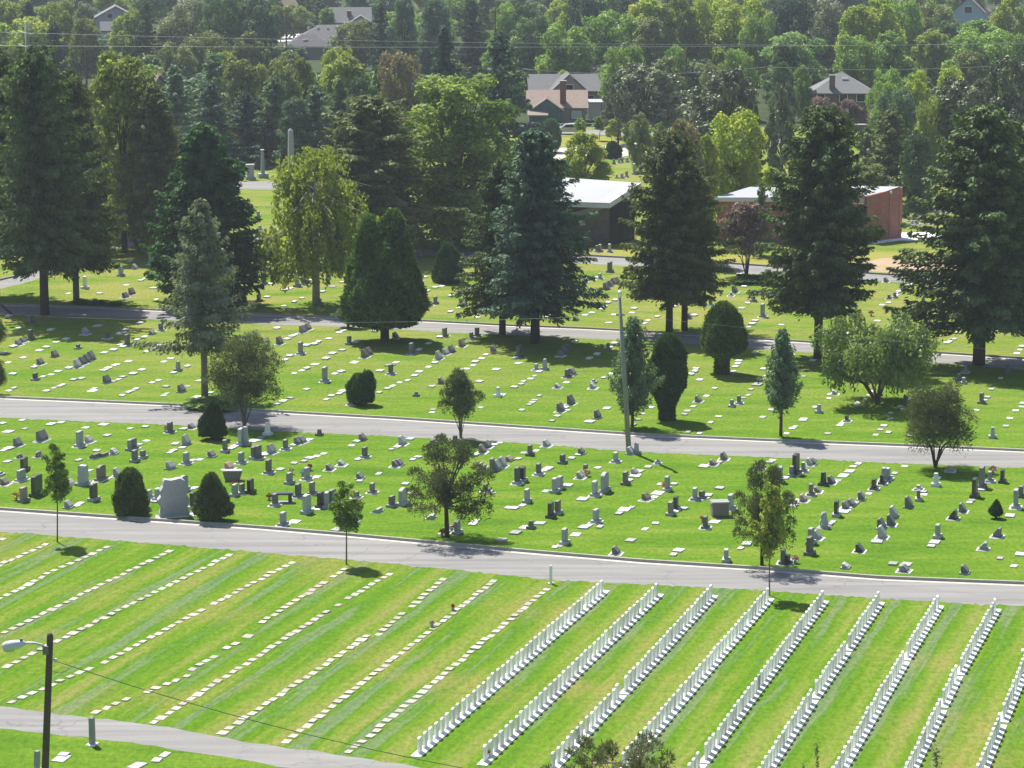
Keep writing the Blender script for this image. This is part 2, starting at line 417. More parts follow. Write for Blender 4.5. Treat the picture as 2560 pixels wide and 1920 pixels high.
def weeping(H=11, Rr=3.8, ns=520):
    P = []; A = []; B = []; T = []
    tr = MB().tube([(0, 0, -.2), (.1, 0, H * .35), (0, .1, H * .62), (.05, 0, H * .74)], [.19, .14, .07, .02], 8)
    for k in range(64):
        a = k * 2.4 + rng.normal() * .2; t = .9 * rng.random() ** 1.3; z = H * (.36 + .57 * t); Lb = Rr * (1.02 - .62 * t) * (.45 + .55 * rng.random())
        pts = [(0, 0, z - .3), (math.cos(a) * Lb * .5, math.sin(a) * Lb * .5, z + .75), (math.cos(a) * Lb, math.sin(a) * Lb, z + .25)]
        
        if t < .6: tr.tube(pts, [.05, .025, .01], 4, False)
        for j in range(8):
            s = .25 + .75 * rng.random(); q = Lb * s
            ang = a + rng.normal() * .22
            top = np.array([math.cos(ang) * q, math.sin(ang) * q, z + .75 * math.sin(math.pi * min(1, s * .8)) * .9])
            ln = (1.2 + 2.6 * rng.random()) * (1.15 - .5 * t); n = int(ln * 16)
            u = rng.random(n)
            sway = rng.normal(size=2) * .12
            p = top + np.stack([sway[0] * u + rng.normal(size=n) * .07, sway[1] * u + rng.normal(size=n) * .07, -ln * u], 1)
            p[:, 2] = np.maximum(p[:, 2], 1.5 + rng.random(n) * .8)
            d = nrm(np.array([0, 0, -1.0]) + rng.normal(size=(n, 3)) * .35); b = nrm(np.cross(d, rvec(n)))
            ls = .12 * (.6 + .8 * rng.random(n))[:, None]
            P.append(p); A.append(d * ls); B.append(b * ls * .42); T.append(.5 + rng.normal() * .22 + rng.normal(size=n) * .15)
    P = np.vstack(P)
    me = leafmesh('weeping_crown', P, np.vstack(A), np.vstack(B), np.concatenate(T))
    return tr.mesh('weeping_trunk', True), me, float(np.percentile(P[:, 2], 99.8)), float(np.percentile(np.hypot(P[:, 0], P[:, 1]), 98.5))
AR = {}
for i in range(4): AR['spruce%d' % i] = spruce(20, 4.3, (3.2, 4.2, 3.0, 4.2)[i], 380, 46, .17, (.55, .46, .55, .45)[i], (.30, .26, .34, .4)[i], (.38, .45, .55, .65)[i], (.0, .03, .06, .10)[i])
AR['fir'] = spruce(14, 3.4, 3.6, 150, 46, .15, .72, .12, .7, .1)
AR['densecon'] = spruce(14, 3.6, .5, 330, 44, .19, .62, .02, .3, 0)
AR['conif'] = spruce(14, 3.2, 1.2, 110, 26, .26, .8, .25, .6, .05)
AR['conif2'] = spruce(14, 3.6, 1.0, 95, 26, .28, .6, .2, .8, .1)
AR['youngpine'] = spruce(6.2, 1.35, .9, 120, 70, .10, .55, -.45, .5, .0)
AR['slim'] = spruce(5.4, .95, 1.5, 150, 80, .085, .8, -.35, .5, .0)
AR['maple'] = lobed(14, 5.2, -.02, 80, 36000, .17, (.16, .30), .55, .5, .8, .35, 1, .2)
for i in range(5): AR['dec%d' % i] = lobed((11, 12, 10, 13, 11)[i], (4.6, 4.2, 4.8, 4.0, 4.4)[i], (.02, -.02, .05, -.02, .04)[i], (34, 44, 30, 48, 40)[i], 14000, .20, ((.26, .42), (.2, .36), (.28, .45), (.18, .36), (.2, .34))[i], .6, .3, (.3, .6, .1, .7, .2)[i], .25)
AR['chest'] = lobed(12, 5, .12, 70, 12000, .24, (.12, .22), .55, .8, .7, .3)
for i in range(2): AR['roundpine%d' % i] = lobed(4.6, 2.1, .20, 40, 20000, .08, (.26, .40), .24, 1.2, .3, .15, 4, .12)
AR['openpine'] = lobed(5.4, 2.5, .17, 40, 15000, .085, (.15, .30), .26, 1.1, .1, .14, 1, .30)
AR['smallpine'] = lobed(3.3, 1.15, .26, 20, 9000, .08, (.3, .46), .25, 1.2, .9, .09, 3, .16)
AR['spread'] = lobed(3.8, 3.9, .16, 46, 17000, .11, (.16, .28), .5, .7, .0, .28, 5, .12)
AR['plum'] = lobed(5.2, 2.2, .3, 26, 10000, .13, (.24, .4), .55, .4, .5, .14, 4, .1)
AR['shrub'] = lobed(2, 1.3, .02, 18, 4000, .11, (.3, .5), .55, .4, .4, .05, 4, .1)
for i in range(3): AR['young%d' % i] = lobed((4.8, 4.2, 4.0)[i], (.82, .88, 1.0)[i], (.42, .38, .34)[i], 24, (2600, 3000, 3600)[i], .085, (.25, .45), .6, .2, .9, .045, 1, .42)
AR['birch'] = weeping()
zz_ = rng.random(260) ** .6 * 2.0; rr_w = .035 + .05 * np.sin(zz_ * 9) ** 2 * (zz_ / 2)
pw_ = np.stack([rng.normal(size=260) * rr_w + .06 * zz_, rng.normal(size=260) * rr_w, zz_], 1); dw_ = nrm(rvec(260) + np.array([0, 0, .8]))
AR['weed'] = (MB().tube([(0, 0, -.1), (.06, 0, 1), (.12, 0, 1.95)], [.012, .01, .004], 5).mesh('weed_stalk', True), leafmesh('weed_crown', pw_, dw_ * .045, nrm(np.cross(dw_, rvec(260))) * .018, rng.random(260)), 2.0, .22)
AR['nearpine'] = lobed(3.6, 2.5, .55, 50, 6500, .11, (.07, .16), .13, 1.3, .0, .1, 1, .3)
AR['arb'] = clipped(9.5, lambda t: 1.7 * (max(1e-3, 1 - t) ** .46) * min(1, .55 + t * 2.2), 42000, .16, ((.62, 0, 1.0, 1), (-.98, 0, .70, .965), (-.1, -.5, 1.35, .74), (1.3, .4, .85, .70), (-1.35, .4, .78, .66), (.6, -.8, .9, .76)), .3, .16, 1.2)
AR['arbd'] = clipped(14, lambda t: 3.6 * (max(1e-3, 1 - t) ** .7) * min(1, .6 + t * 2), 36000, .20, ((0, 0, 1, 1), (-1.2, -.3, .75, .80), (1.2, .2, .72, .86), (.2, -1.3, .7, .7)), .35, .15, .8)
def vasep(t):
    k = min(1, max(0, (t - .10) / .34)); k = k * k * (3 - 2 * k)
    return (.50 + .78 * k) if t < .5 else 1.28 * max(1e-3, 1 - ((t - .5) / .505) ** 2.3) ** .55
def eggp(t):
    k = min(1, max(0, (t - .20) / .14)); k = k * k * (3 - 2 * k)
    return (.42 + .86 * k) if t < .5 else 1.28 * max(1e-3, 1 - ((t - .5) / .505) ** 2.0) ** .62
AR['vase'] = clipped(5.2, vasep, 17000, .085, trunkr=.25, noiseamp=.13, zt=.05)
AR['eggtop'] = clipped(4.2, eggp, 15000, .085, trunkr=.25, noiseamp=.13, zt=.05)
AR['egg'] = clipped(4.2, lambda t: 1.35 * math.sqrt(max(1e-3, 1 - ((t - .42) / .6) ** 2)), 14000, .07, trunkr=.25, noiseamp=.05, zt=.35)
AR['dome'] = clipped(2.8, lambda t: 1.15 * (math.sqrt(max(1e-3, 1 - (max(0, t - .3) / .71) ** 2)) * (1 - .18 * t)), 11000, .065, trunkr=.12, noiseamp=.14, zt=.12)
AR['bell'] = clipped(2.9, lambda t: 1.25 * (max(1e-3, 1 - t) ** .55) * min(1, .8 + t * 1.2), 11000, .065, trunkr=.12, noiseamp=.14, zt=.3)
AR['twin'] = clipped(2.0, lambda t: .62 * math.sqrt(max(1e-3, 1 - ((t - .45) / .56) ** 2)), 7000, .06, ((-.12, 0, 1.05, .9), (.42, .1, .75, 1.0), (-.45, .1, .6, .6)), .15, .16, .12)
AR['spire'] = clipped(1.3, lambda t: .45 * (max(1e-3, 1 - t) ** .8) * min(1, .25 + t * 3), 3500, .04, trunkr=.08, noiseamp=.12, zt=.15)
HAZE = 0.00015
# ------------------------------------------------------------------ labels that single out
ONES = 'zeroth first second third fourth fifth sixth seventh eighth ninth tenth eleventh twelfth thirteenth fourteenth fifteenth sixteenth seventeenth eighteenth nineteenth'.split()
TENS = {20: 'twent', 30: 'thirt', 40: 'fort', 50: 'fift', 60: 'sixt'}
def ordw(n):
    if n < 20: return ONES[n]
    t, r = n // 10 * 10, n % 10
    return TENS[t] + ('ieth' if r == 0 else 'y-' + ONES[r])
REG = []; LM = []
def reg(o, desc, cat, px, py, group=None):
    props(o, None, cat, group, 'thing'); REG.append((o, desc, px, py)); return o
def landmark(px, py, phrase): LM.append((px, py, phrase))
def label_all():
    by = {}
    for r in REG: by.setdefault(r[1], []).append(r)
    for desc, rs in by.items():
        ranks = []
        for (lx, ly, ph) in LM:
            d = sorted(range(len(rs)), key=lambda i: math.hypot(rs[i][2] - lx, (rs[i][3] - ly) * 1.6))
            rk = [0] * len(rs)
            for k, i in enumerate(d): rk[i] = k
            ranks.append(rk)
        for i, r in enumerate(rs):
            b = min(range(len(LM)), key=lambda j: (ranks[j][i], math.hypot(r[2] - LM[j][0], r[3] - LM[j][1])))
            k = ranks[b][i]
            r[0]['label'] = (f'{desc}, first out from {LM[b][2]}' if k == 0 else f'{desc}, {ordw(k + 1)} out from {LM[b][2]}')

# ------------------------------------------------------------------ ground, roads
def interp(poly, x): return float(np.interp(x, [p[0] for p in poly], [p[1] for p in poly]))
pA, pB = G(1505, 1449, .6), G(1049, 1840, .6)
RD = (pA - pB)[:2]; RD = RD / np.linalg.norm(RD)
RA = math.atan2(RD[1], RD[0])            # row direction angle
NR = np.array([RD[1], -RD[0]])           # to the right of the rows
def strip(name, up, lo, z, mat, xs, jit=0.0, kind='structure', ju=False):
    v = []; f = []
    for i, x in enumerate(xs):
        a = G(x, interp(up, x), z); b = G(x, interp(lo, x), z)
        b[1] += rng.normal() * jit
        if ju: a[1] += rng.normal() * jit
        m1 = a * .67 + b * .33; m2 = a * .33 + b * .67
        v += [a, m1, m2, b]
        if i:
            for k in range(3): f.append((4 * i - 4 + k, 4 * i - 3 + k, 4 * i + 1 + k, 4 * i + k))
    me = MB().add(v, f).mesh(name)
    o = mobj(name, me, mat); props(o, kind=kind); return o
def lawnmat(name, mode):
    m, n = newmat(name)
    g = n.nodes.new('ShaderNodeNewGeometry'); P = g.outputs['Position']
    fine = noise(n, mapping(n, P, (1, .45, 1)), 4.5, 6, .75); mid = noise(n, P, .9, 4, .6); big = noise(n, P, .13, 4, .6)
    # rows frame: x along the row, y across
    rp = mapping(n, P, (1, 1, 1), (0, 0, -RA))
    if mode == 'lower':
        st = mapping(n, rp, (.045, .95, 1)); s1 = noise(n, st, 1.0, 4, .6, .25)
        st2 = mapping(n, rp, (.16, 2.6, 1)); s2 = noise(n, st2, 1.0, 3, .6, .3)
        sep = n.nodes.new('ShaderNodeSeparateXYZ'); L(n, rp, sep.inputs[0])
        ph = N(n, 'ShaderNodeMath', _operation='MULTIPLY'); L(n, sep.outputs[1], ph.inputs[0]); ph.inputs[1].default_value = 6.2832 / ROWSP
        ad = N(n, 'ShaderNodeMath', _operation='MULTIPLY_ADD'); L(n, s1, ad.inputs[0]); ad.inputs[1].default_value = 5.0; L(n, ph.outputs[0], ad.inputs[2])
        sn = N(n, 'ShaderNodeMath', _operation='SINE'); L(n, ad.outputs[0], sn.inputs[0])
        k = N(n, 'ShaderNodeMath', _operation='MULTIPLY_ADD'); L(n, sn.outputs[0], k.inputs[0]); k.inputs[1].default_value = .12; L(n, s1, k.inputs[2])
        k2 = N(n, 'ShaderNodeMath', _operation='MULTIPLY_ADD'); L(n, s2, k2.inputs[0]); k2.inputs[1].default_value = .35; L(n, k.outputs[0], k2.inputs[2])
        col = ramp(n, k2.outputs[0], [(.40, (.085, .150, .052)), (.52, (.125, .180, .078)), (.59, (.072, .160, .014)), (.70, (.098, .180, .016)), (.82, (.140, .192, .034)), (.95, (.178, .190, .056))])  # bluish stops paint the sheen of the mown streaks into the grass
        dry = ramp(n, big, [(.52, 0), (.72, 1)])
        dm = N(n, 'ShaderNodeMath', _operation='MULTIPLY'); L(n, dry, dm.inputs[0]); L(n, s2, dm.inputs[1])
        col = mixc(n, dm.outputs[0], col, (.23, .19, .07))
    else:
        st = mapping(n, P, (.25, .9, 1)); s1 = noise(n, st, .5, 7, .68, .5)
        col = ramp(n, s1, [(.28, (.062, .130, .016)), (.42, (.082, .164, .016)), (.54, (.106, .186, .020)), (.66, (.145, .198, .034)), (.80, (.20, .195, .06))])
        # the upper sections are drier
        sep = n.nodes.new('ShaderNodeSeparateXYZ'); L(n, P, sep.inputs[0])
        mr = N(n, 'ShaderNodeMapRange'); L(n, sep.outputs[1], mr.inputs[0]); mr.inputs[1].default_value = 175; mr.inputs[2].default_value = 225
        dry = ramp(n, noise(n, mapping(n, P, (.3, .8, 1)), .35, 5, .65), [(.36, 0), (.58, 1)])
        dm = N(n, 'ShaderNodeMath', _operation='MULTIPLY'); L(n, dry, dm.inputs[0]); L(n, mr.outputs[0], dm.inputs[1])
        col = mixc(n, dm.outputs[0], col, (.200, .210, .058))
        sp = ramp(n, mid, [(.66, 0), (.80, .6)]); col = mixc(n, sp, col, (.16, .18, .04))
    col = mixc(n, .55, col, ramp(n, fine, [(.28, (.14, .17, .14)), (.5, (.5, .5, .5)), (.72, (.80, .78, .70))]), 'OVERLAY')
    col = mixc(n, .35, col, ramp(n, noise(n, mapping(n, P, (.5, 1.3, 1)), 2.4, 5, .7), [(.3, (.34, .36, .36)), (.7, (.64, .62, .58))]), 'OVERLAY')
    return finish(m, n, col, .95, 0.0, fine, .5, .05)
rows_px = [((1505, 1449), (1049, 1840)), ((1641, 1458), (1214, 1861))]
q0 = G(1505, 1449, .6)[:2] @ NR; q1 = G(1641, 1458, .6)[:2] @ NR
ROWSP = abs(q1 - q0)
M['lawn'] = lawnmat('lawn_grass', 'main'); M['lawn_low'] = lawnmat('striped_lawn_grass', 'lower')
def dirtmat(name, a, b, c_):
    m, n = newmat(name); g = n.nodes.new('ShaderNodeNewGeometry'); P = g.outputs['Position']
    s = noise(n, mapping(n, P, (.4, 1, 1)), .5, 5, .65)
    return finish(m, n, mixc(n, .4, ramp(n, s, [(.3, a), (.5, b), (.7, c_)]), noise(n, P, 6, 5, .7), 'OVERLAY'), .95, .1)
M['dry'] = dirtmat('dry_grass', (.14, .19, .02), (.22, .22, .04), (.27, .22, .07))
M['dirt'] = dirtmat('bare_earth', (.25, .22, .06), (.34, .25, .17), (.36, .28, .21))
M['soil'] = dirtmat('suburb_soil', (.02, .032, .010), (.032, .05, .014), (.055, .06, .024))  # colour darkened to stand in for shade on this flatly lit ground
def asphalt():
    m, n = newmat('weathered_asphalt'); g = n.nodes.new('ShaderNodeNewGeometry'); P = g.outputs['Position']
    s = noise(n, mapping(n, P, (.12, 1.2, 1), (0, 0, .12)), .8, 5, .65); f = noise(n, P, 14, 4, .7)
    col = ramp(n, s, [(.28, (.165, .162, .160)), (.5, (.213, .209, .205)), (.75, (.255, .249, .243))])
    col = mixc(n, .3, col, f, 'OVERLAY')
    tr_ = ramp(n, noise(n, mapping(n, P, (.03, 1.6, 1), (0, 0, .15)), 1.0, 3, .6), [(.35, (.42, .42, .43)), (.6, (.53, .53, .52))]); col = mixc(n, .8, col, tr_, 'OVERLAY')
    v = n.nodes.new('ShaderNodeTexVoronoi'); v.feature = 'DISTANCE_TO_EDGE'; v.inputs['Scale'].default_value = .16
    wn = n.nodes.new('ShaderNodeVectorMath'); wn.operation = 'ADD'
    nz = N(n, 'ShaderNodeTexNoise', Scale=.9, Detail=4.0); L(n, P, nz.inputs['Vector'])
    sc_ = n.nodes.new('ShaderNodeVectorMath'); sc_.operation = 'SCALE'; sc_.inputs['Scale'].default_value = 2.2; L(n, nz.outputs['Color'], sc_.inputs[0])
    L(n, P, wn.inputs[0]); L(n, sc_.outputs[0], wn.inputs[1]); L(n, wn.outputs[0], v.inputs['Vector'])
    ck = ramp(n, v.outputs['Distance'], [(.0, 1), (.014, 0)])
    br = ramp(n, noise(n, P, .25, 3), [(.42, 0), (.58, .5)])
    mm = N(n, 'ShaderNodeMath', _operation='MULTIPLY'); L(n, ck, mm.inputs[0]); L(n, br, mm.inputs[1])
    col = mixc(n, mm.outputs[0], col, (.09, .085, .08))
    return finish(m, n, col, .9, .15, f, .2, .01)
M['asphalt'] = asphalt()

gx = 900; gm = MB()
ys = [40, 80, 110, 150, 200, 260, 340, 450, 600, 900, 1600, 4000]
for y in ys:
    pass
xs_ = [-3000, -900, -200, 0, 200, 900, 3000]
gm.add([(x, y, 0) for y in ys for x in xs_], [(j * 7 + i, j * 7 + i + 1, j * 7 + i + 8, j * 7 + i + 7) for j in range(len(ys) - 1) for i in range(6)])
gr = props(mobj('ground', gm.mesh('ground'), M['lawn']), kind='structure')
X = [x for x in range(-1500, 4201, 30)]
def ext(poly):   # extrapolate beyond the frame
    (x0, y0), (x1, y1) = poly[0], poly[1]; a = (y1 - y0) / (x1 - x0)
    (x2, y2), (x3, y3) = poly[-2], poly[-1]; b = (y3 - y2) / (x3 - x2)
    return [(-1530, y0 + a * (-1530 - x0))] + poly + [(4230, y3 + b * (4230 - x3))]
def kerb(polytop, h=.15, gut=True):
    pts = [G(x, interp(polytop, x), h) for x in X]
    v = []; f = []; gv = []; gf = []
    for i, p in enumerate(pts):
        t = pts[min(i + 1, len(pts) - 1)] - pts[max(i - 1, 0)]; t /= np.linalg.norm(t); nn = np.array([-t[1], t[0], 0])
        if nn[1] < 0: nn = -nn
        b = p - nn * .03; b[2] = -.02
        v += [b, p, p + nn * .15, np.array([*(p + nn * .16)[:2], -.02])]
        a = p - nn * .025; c_ = p - nn * .38
        gv += [(a[0], a[1], .009), (c_[0], c_[1], .009)]
        if i:
            for k in range(3): f.append((4 * i - 4 + k, 4 * i - 3 + k, 4 * i + 1 + k, 4 * i + k))
            gf.append((2 * i - 2, 2 * i - 1, 2 * i + 1, 2 * i))
    props(mobj('kerb', MB().add(v, f).mesh('kerb'), M['kerb']), kind='structure')
    if gut: props(mobj('gutter_pavement', MB().add(gv, gf).mesh('gutter'), M['gutter']), kind='structure')
    return [(x, PX((G(x, interp(polytop, x), h)[0], G(x, interp(polytop, x), h)[1], 0))[1]) for x in X]
R1u = ext([(0, 1269), (240, 1285.5), (640, 1314), (860, 1332), (1280, 1371), (1600, 1398), (1920, 1418), (2200, 1440), (2560, 1454)])
R1l = ext([(0, 1329), (240, 1347), (640, 1380), (860, 1398), (1280, 1439), (1375, 1449), (1772, 1469), (1920, 1477), (2200, 1496), (2560, 1516)])
R2u = ext([(0, 990), (240, 1000), (445, 1009), (640, 1023), (1000, 1043), (1280, 1062), (1600, 1083), (1920, 1097), (2240, 1109), (2560, 1123)])
R2l = ext([(0, 1044), (240, 1054), (445, 1063), (718, 1079), (1000, 1092), (1280, 1106), (1600, 1131), (1920, 1143), (2240, 1158), (2560, 1170)])
R3u = ext([(0, 758), (240, 766), (430, 774), (640, 783), (1070, 800), (1280, 811), (1460, 818), (1670, 829), (1880, 843), (2080, 856), (2360, 880), (2560, 893)])
R3l = ext([(0, 787), (240, 794), (380, 798), (640, 810), (920, 820), (1120, 831), (1490, 847), (1670, 856), (1890, 873), (2080, 885), (2360, 908), (2560, 925)])
R4u = ext([(0, 697), (60, 684), (150, 655), (290, 606), (390, 584), (640, 590), (1030, 611), (1460, 636), (1810, 655), (2190, 682), (2560, 702)])
R4l = ext([(0, 722), (60, 708), (150, 680), (300, 624), (400, 602), (640, 612), (1050, 635), (1460, 659), (1810, 680), (2190, 703), (2560, 724)])
PTu = ext([(0, 1765), (130, 1783), (360, 1809), (640, 1858), (920, 1897), (1070, 1920), (1200, 1938)])
PTl = ext([(0, 1820), (130, 1836), (360, 1860), (640, 1904), (700, 1918), (1200, 2010)])
for U, Lo in ((R1u, R1l), (R2u, R2l), (R3u, R3l), (R4u, R4l)):
    base = kerb(U, gut=U is not R4u)
    strip('road', base, Lo, .004, M['asphalt'], range(-1490, 4200, 10), .10)
strip('lower_lawn', [(x, interp(R1l, x) - 1.5) for x in X], [(x, 2600) for x in (-1530, 4230)], .002, M['lawn_low'], X)
strip('footpath', PTu, PTl, .006, M['asphalt'], range(-420, 1350, 30), .07, ju=True)
strip('lawn_edge', PTl, [(x, 2700) for x in (-1530, 4230)], .004, M['lawn'], range(-420, 1650, 30))
strip('road', [(560, 456), (700, 452), (900, 470)], [(560, 472), (700, 474), (900, 486)], .004, M['asphalt'], range(560, 900, 20), .05)
strip('road', [(1340, 372), (1497, 365), (1650, 351), (1760, 342), (2000, 340)], [(1340, 402), (1543, 394), (1648, 373), (1760, 362), (2000, 356)], .004, M['gutter'], range(1340, 2000, 20), .1)
strip('dry_verge', [(1290, 346), (2000, 330)], [(1290, 371), (1497, 364), (1650, 350), (1760, 341), (2000, 338)], .005, M['dry'], range(1290, 1760, 20), .2)
strip('road', [(1290, 326), (1700, 322)], [(1290, 340), (1700, 335)], .004, M['asphalt'], range(1290, 1700, 20), .05)
strip('road', [(2230, 523), (2560, 521)], [(2230, 533), (2560, 531)], .004, M['asphalt'], range(2230, 2600, 20), .05)
strip('pavement', [(2180, 584), (2250, 582), (2400, 578)], [(2180, 611), (2250, 601), (2330, 602), (2400, 606)], .008, M['concrete'], range(2180, 2400, 10), .03)
strip('dry_lawn', [(1400, 614), (1900, 640), (2560, 620)], [(x, interp(R4u, x) - 1) for x in range(1400, 2600, 40)], .003, M['dry'], range(1400, 2600, 20), .1)
strip('bare_earth', [(2120, 668), (2200, 645), (2330, 638), (2600, 650)], [(x, interp(R4u, x) - 2.5) for x in range(2100, 2640, 20)], .006, M['dirt'], range(2120, 2600, 20), .2, ju=True)
strip('suburb_ground', [(-1530, -230), (4230, -230)], [(-1530, 318), (1290, 318), (4230, 312)], .003, M['soil'], range(-1500, 4200, 60))
strip('driveway', [(690, 74), (765, 66)], [(690, 104), (770, 100)], .008, M['concrete'], range(690, 770, 10))
strip('road', [(2258, 60), (2312, 60)], [(2240, 190), (2300, 190)], .008, M['asphalt'], range(2262, 2304, 6))
strip('driveway', [(2045, 122), (2100, 114)], [(2045, 134), (2100, 139)], .008, M['concrete'], range(2048, 2098, 6))

# ------------------------------------------------------------------ white headstone rows
def arch_prof(wd, h, k=.06, n=6):
    return [(-wd / 2, 0), (wd / 2, 0)] + [(wd / 2 * math.cos(math.pi * i / n), h - k + k * math.sin(math.pi * i / n)) for i in range(n + 1)]
whs = MB().prism(arch_prof(.34, .72, .07), -.05, .05).mesh('white_headstone')
ROWS = [  # (far top, near top) segments in photo pixels
 [((1505, 1449), (1049, 1840))], [((1641, 1458), (1214, 1861))], [((1778, 1461), (1566, 1688)), ((1545, 1709), (1383, 1878))],
 [((1918, 1469), (1559, 1879))], [((2056, 1475), (1766, 1856)), ((1745, 1880), (1724, 1906))],
 [((2196, 1478), (2124, 1582)), ((2110, 1602), (2043, 1698)), ((2027, 1721), (1898, 1916))],
 [((2344, 1487), (2269, 1605)), ((2257, 1626), (2083, 1916))],
 [((2488, 1495), (2403, 1641)), ((2390, 1662), (2361, 1720)), ((2349, 1746), (2262, 1917))],
 [((2600, 1545), (2511, 1756)), ((2500, 1782), (2441, 1921))]]
first_white = None; PITCH = .70; nwhite = 0
for ri, segs in enumerate(ROWS):
    idx = 0
    for si, (a, b) in enumerate(segs):
        A3, B3 = G(*a, .72), G(*b, .72)
        ln = np.linalg.norm(A3 - B3); n = max(1, round(ln / PITCH))
        for k in range(n + 1):
            p = A3 + (B3 - A3) * k / n
            if PX(p)[0] > 2585: continue
            idx += 1; nwhite += 1
            loc = (p[0] + rng.normal() * .012, p[1] + rng.normal() * .012, -.02 + rng.normal() * .01)
            if first_white is None: o = first_white = mobj('white_headstone', whs, M['marble'])
            else: o = first_white.copy(); COL.objects.link(o)
            o.location = loc; o.rotation_euler = (rng.normal() * .012, rng.normal() * .012, RA + rng.normal() * .03)
            if (ri, idx) in ((2, 35), (4, 23)): mobj_dark = o; o.material_slots[0].link = 'OBJECT'; o.material_slots[0].material = M['stone_g']
            props(o, f'white marble headstone, {ordw(idx)} from the road in the {ordw(ri + 1)} row past flat markers', 'headstone', 'white military headstones in long rows')
        d = (A3 - B3) / ln; e0 = A3 + d * .55; e1 = B3 - d * .62
        mid = (e0 + e1) / 2
        s = MB().box((0, 0, -.05), (np.linalg.norm(e0 - e1), .44, .09)).mesh('footing')
        o = mobj('concrete_footing', s, M['concrete'], loc=(mid[0] + NR[0] * .04, mid[1] + NR[1] * .04, 0), rz=math.atan2(d[1], d[0]))
        part = '' if len(segs) == 1 else (' far stretch of the' if si == 0 else (' near stretch of the' if si == len(segs) - 1 else ' middle stretch of the'))
        props(o, f'white concrete strip under{part or " the"} {ordw(ri + 1)} headstone row past the flat markers', 'footing', 'concrete strips under the white headstones')
print('white', nwhite)

# ------------------------------------------------------------------ flat markers of the lower section
FR = [[((1366, 1473), (874, 1879))], [((1235, 1452), (717, 1852))], [((1106, 1449), (945, 1585)), ((918, 1590), (557, 1831))], [((974, 1435), (842, 1512)), ((815, 1530), (385, 1806))],
      [((860, 1423), (655, 1555)), ((620, 1590), (480, 1672)), ((465, 1690), (240, 1779))], [((728, 1406), (262, 1654)), ((222, 1671), (32, 1754))], [((574, 1387), (16, 1665))], [((422, 1378), (12, 1581))], [((268, 1367), (116, 1434)), ((104, 1443), (0, 1496))], [((116, 1361), (-6, 1414))], [((6, 1348), (-12, 1356))]]
fm = MB().box((0, 0, -.04), (.50, .33, .075), taper=.97).mesh('flat_marker')
FL = []
for ri, segs in enumerate(FR):
    idx = 0
    for a, b in segs:
        A3, B3 = G(*a, .03), G(*b, .03); ln = np.linalg.norm(A3 - B3); n = max(1, round(ln / .74))
        for k in range(n + 1):
            if k not in (0, n) and rng.random() < .03: continue
            p = A3 + (B3 - A3) * k / n; idx += 1
            big = rng.random() < .10
            FL.append((SC(p), ri, idx, p[0] + rng.normal() * .03, p[1] + rng.normal() * .03, rng.normal() * .01, RA + rng.normal() * .04, (1.15 if big else 1) * rng.uniform(.88, 1.04), (1.35 if big else 1) * rng.uniform(.85, 1.1)))
FL.sort(key=lambda t: -t[0])
fo = None
for i, (s, ri, idx, x, y, z, a, sx, sy) in enumerate(FL[:300]):
    if fo is None: o = fo = mobj('flat_marker', fm, M['flat'])
    else: o = fo.copy(); COL.objects.link(o)
    o.location = (x, y, z); o.rotation_euler = (rng.normal() * .02, rng.normal() * .03, a); o.scale = (sx, sy, 1)
    props(o, f'flat pinkish marker, {ordw(idx)} from the road in the {ordw(ri + 1)} row from white headstones', 'grave marker', 'flat markers in rows on the striped lawn')
if len(FL) > 300:
    mb = MB()
    for (s, ri, idx, x, y, z, a, sx, sy) in FL[300:]: mb.box((x, y, z - .04), (.54 * sx, .33 * sy, .075), a)
    props(mobj('flat_markers', mb.mesh('flat_markers'), M['flat']), 'small flat markers at the far end of the striped lawn rows', 'grave markers', kind='stuff')
print('flat', len(FL))
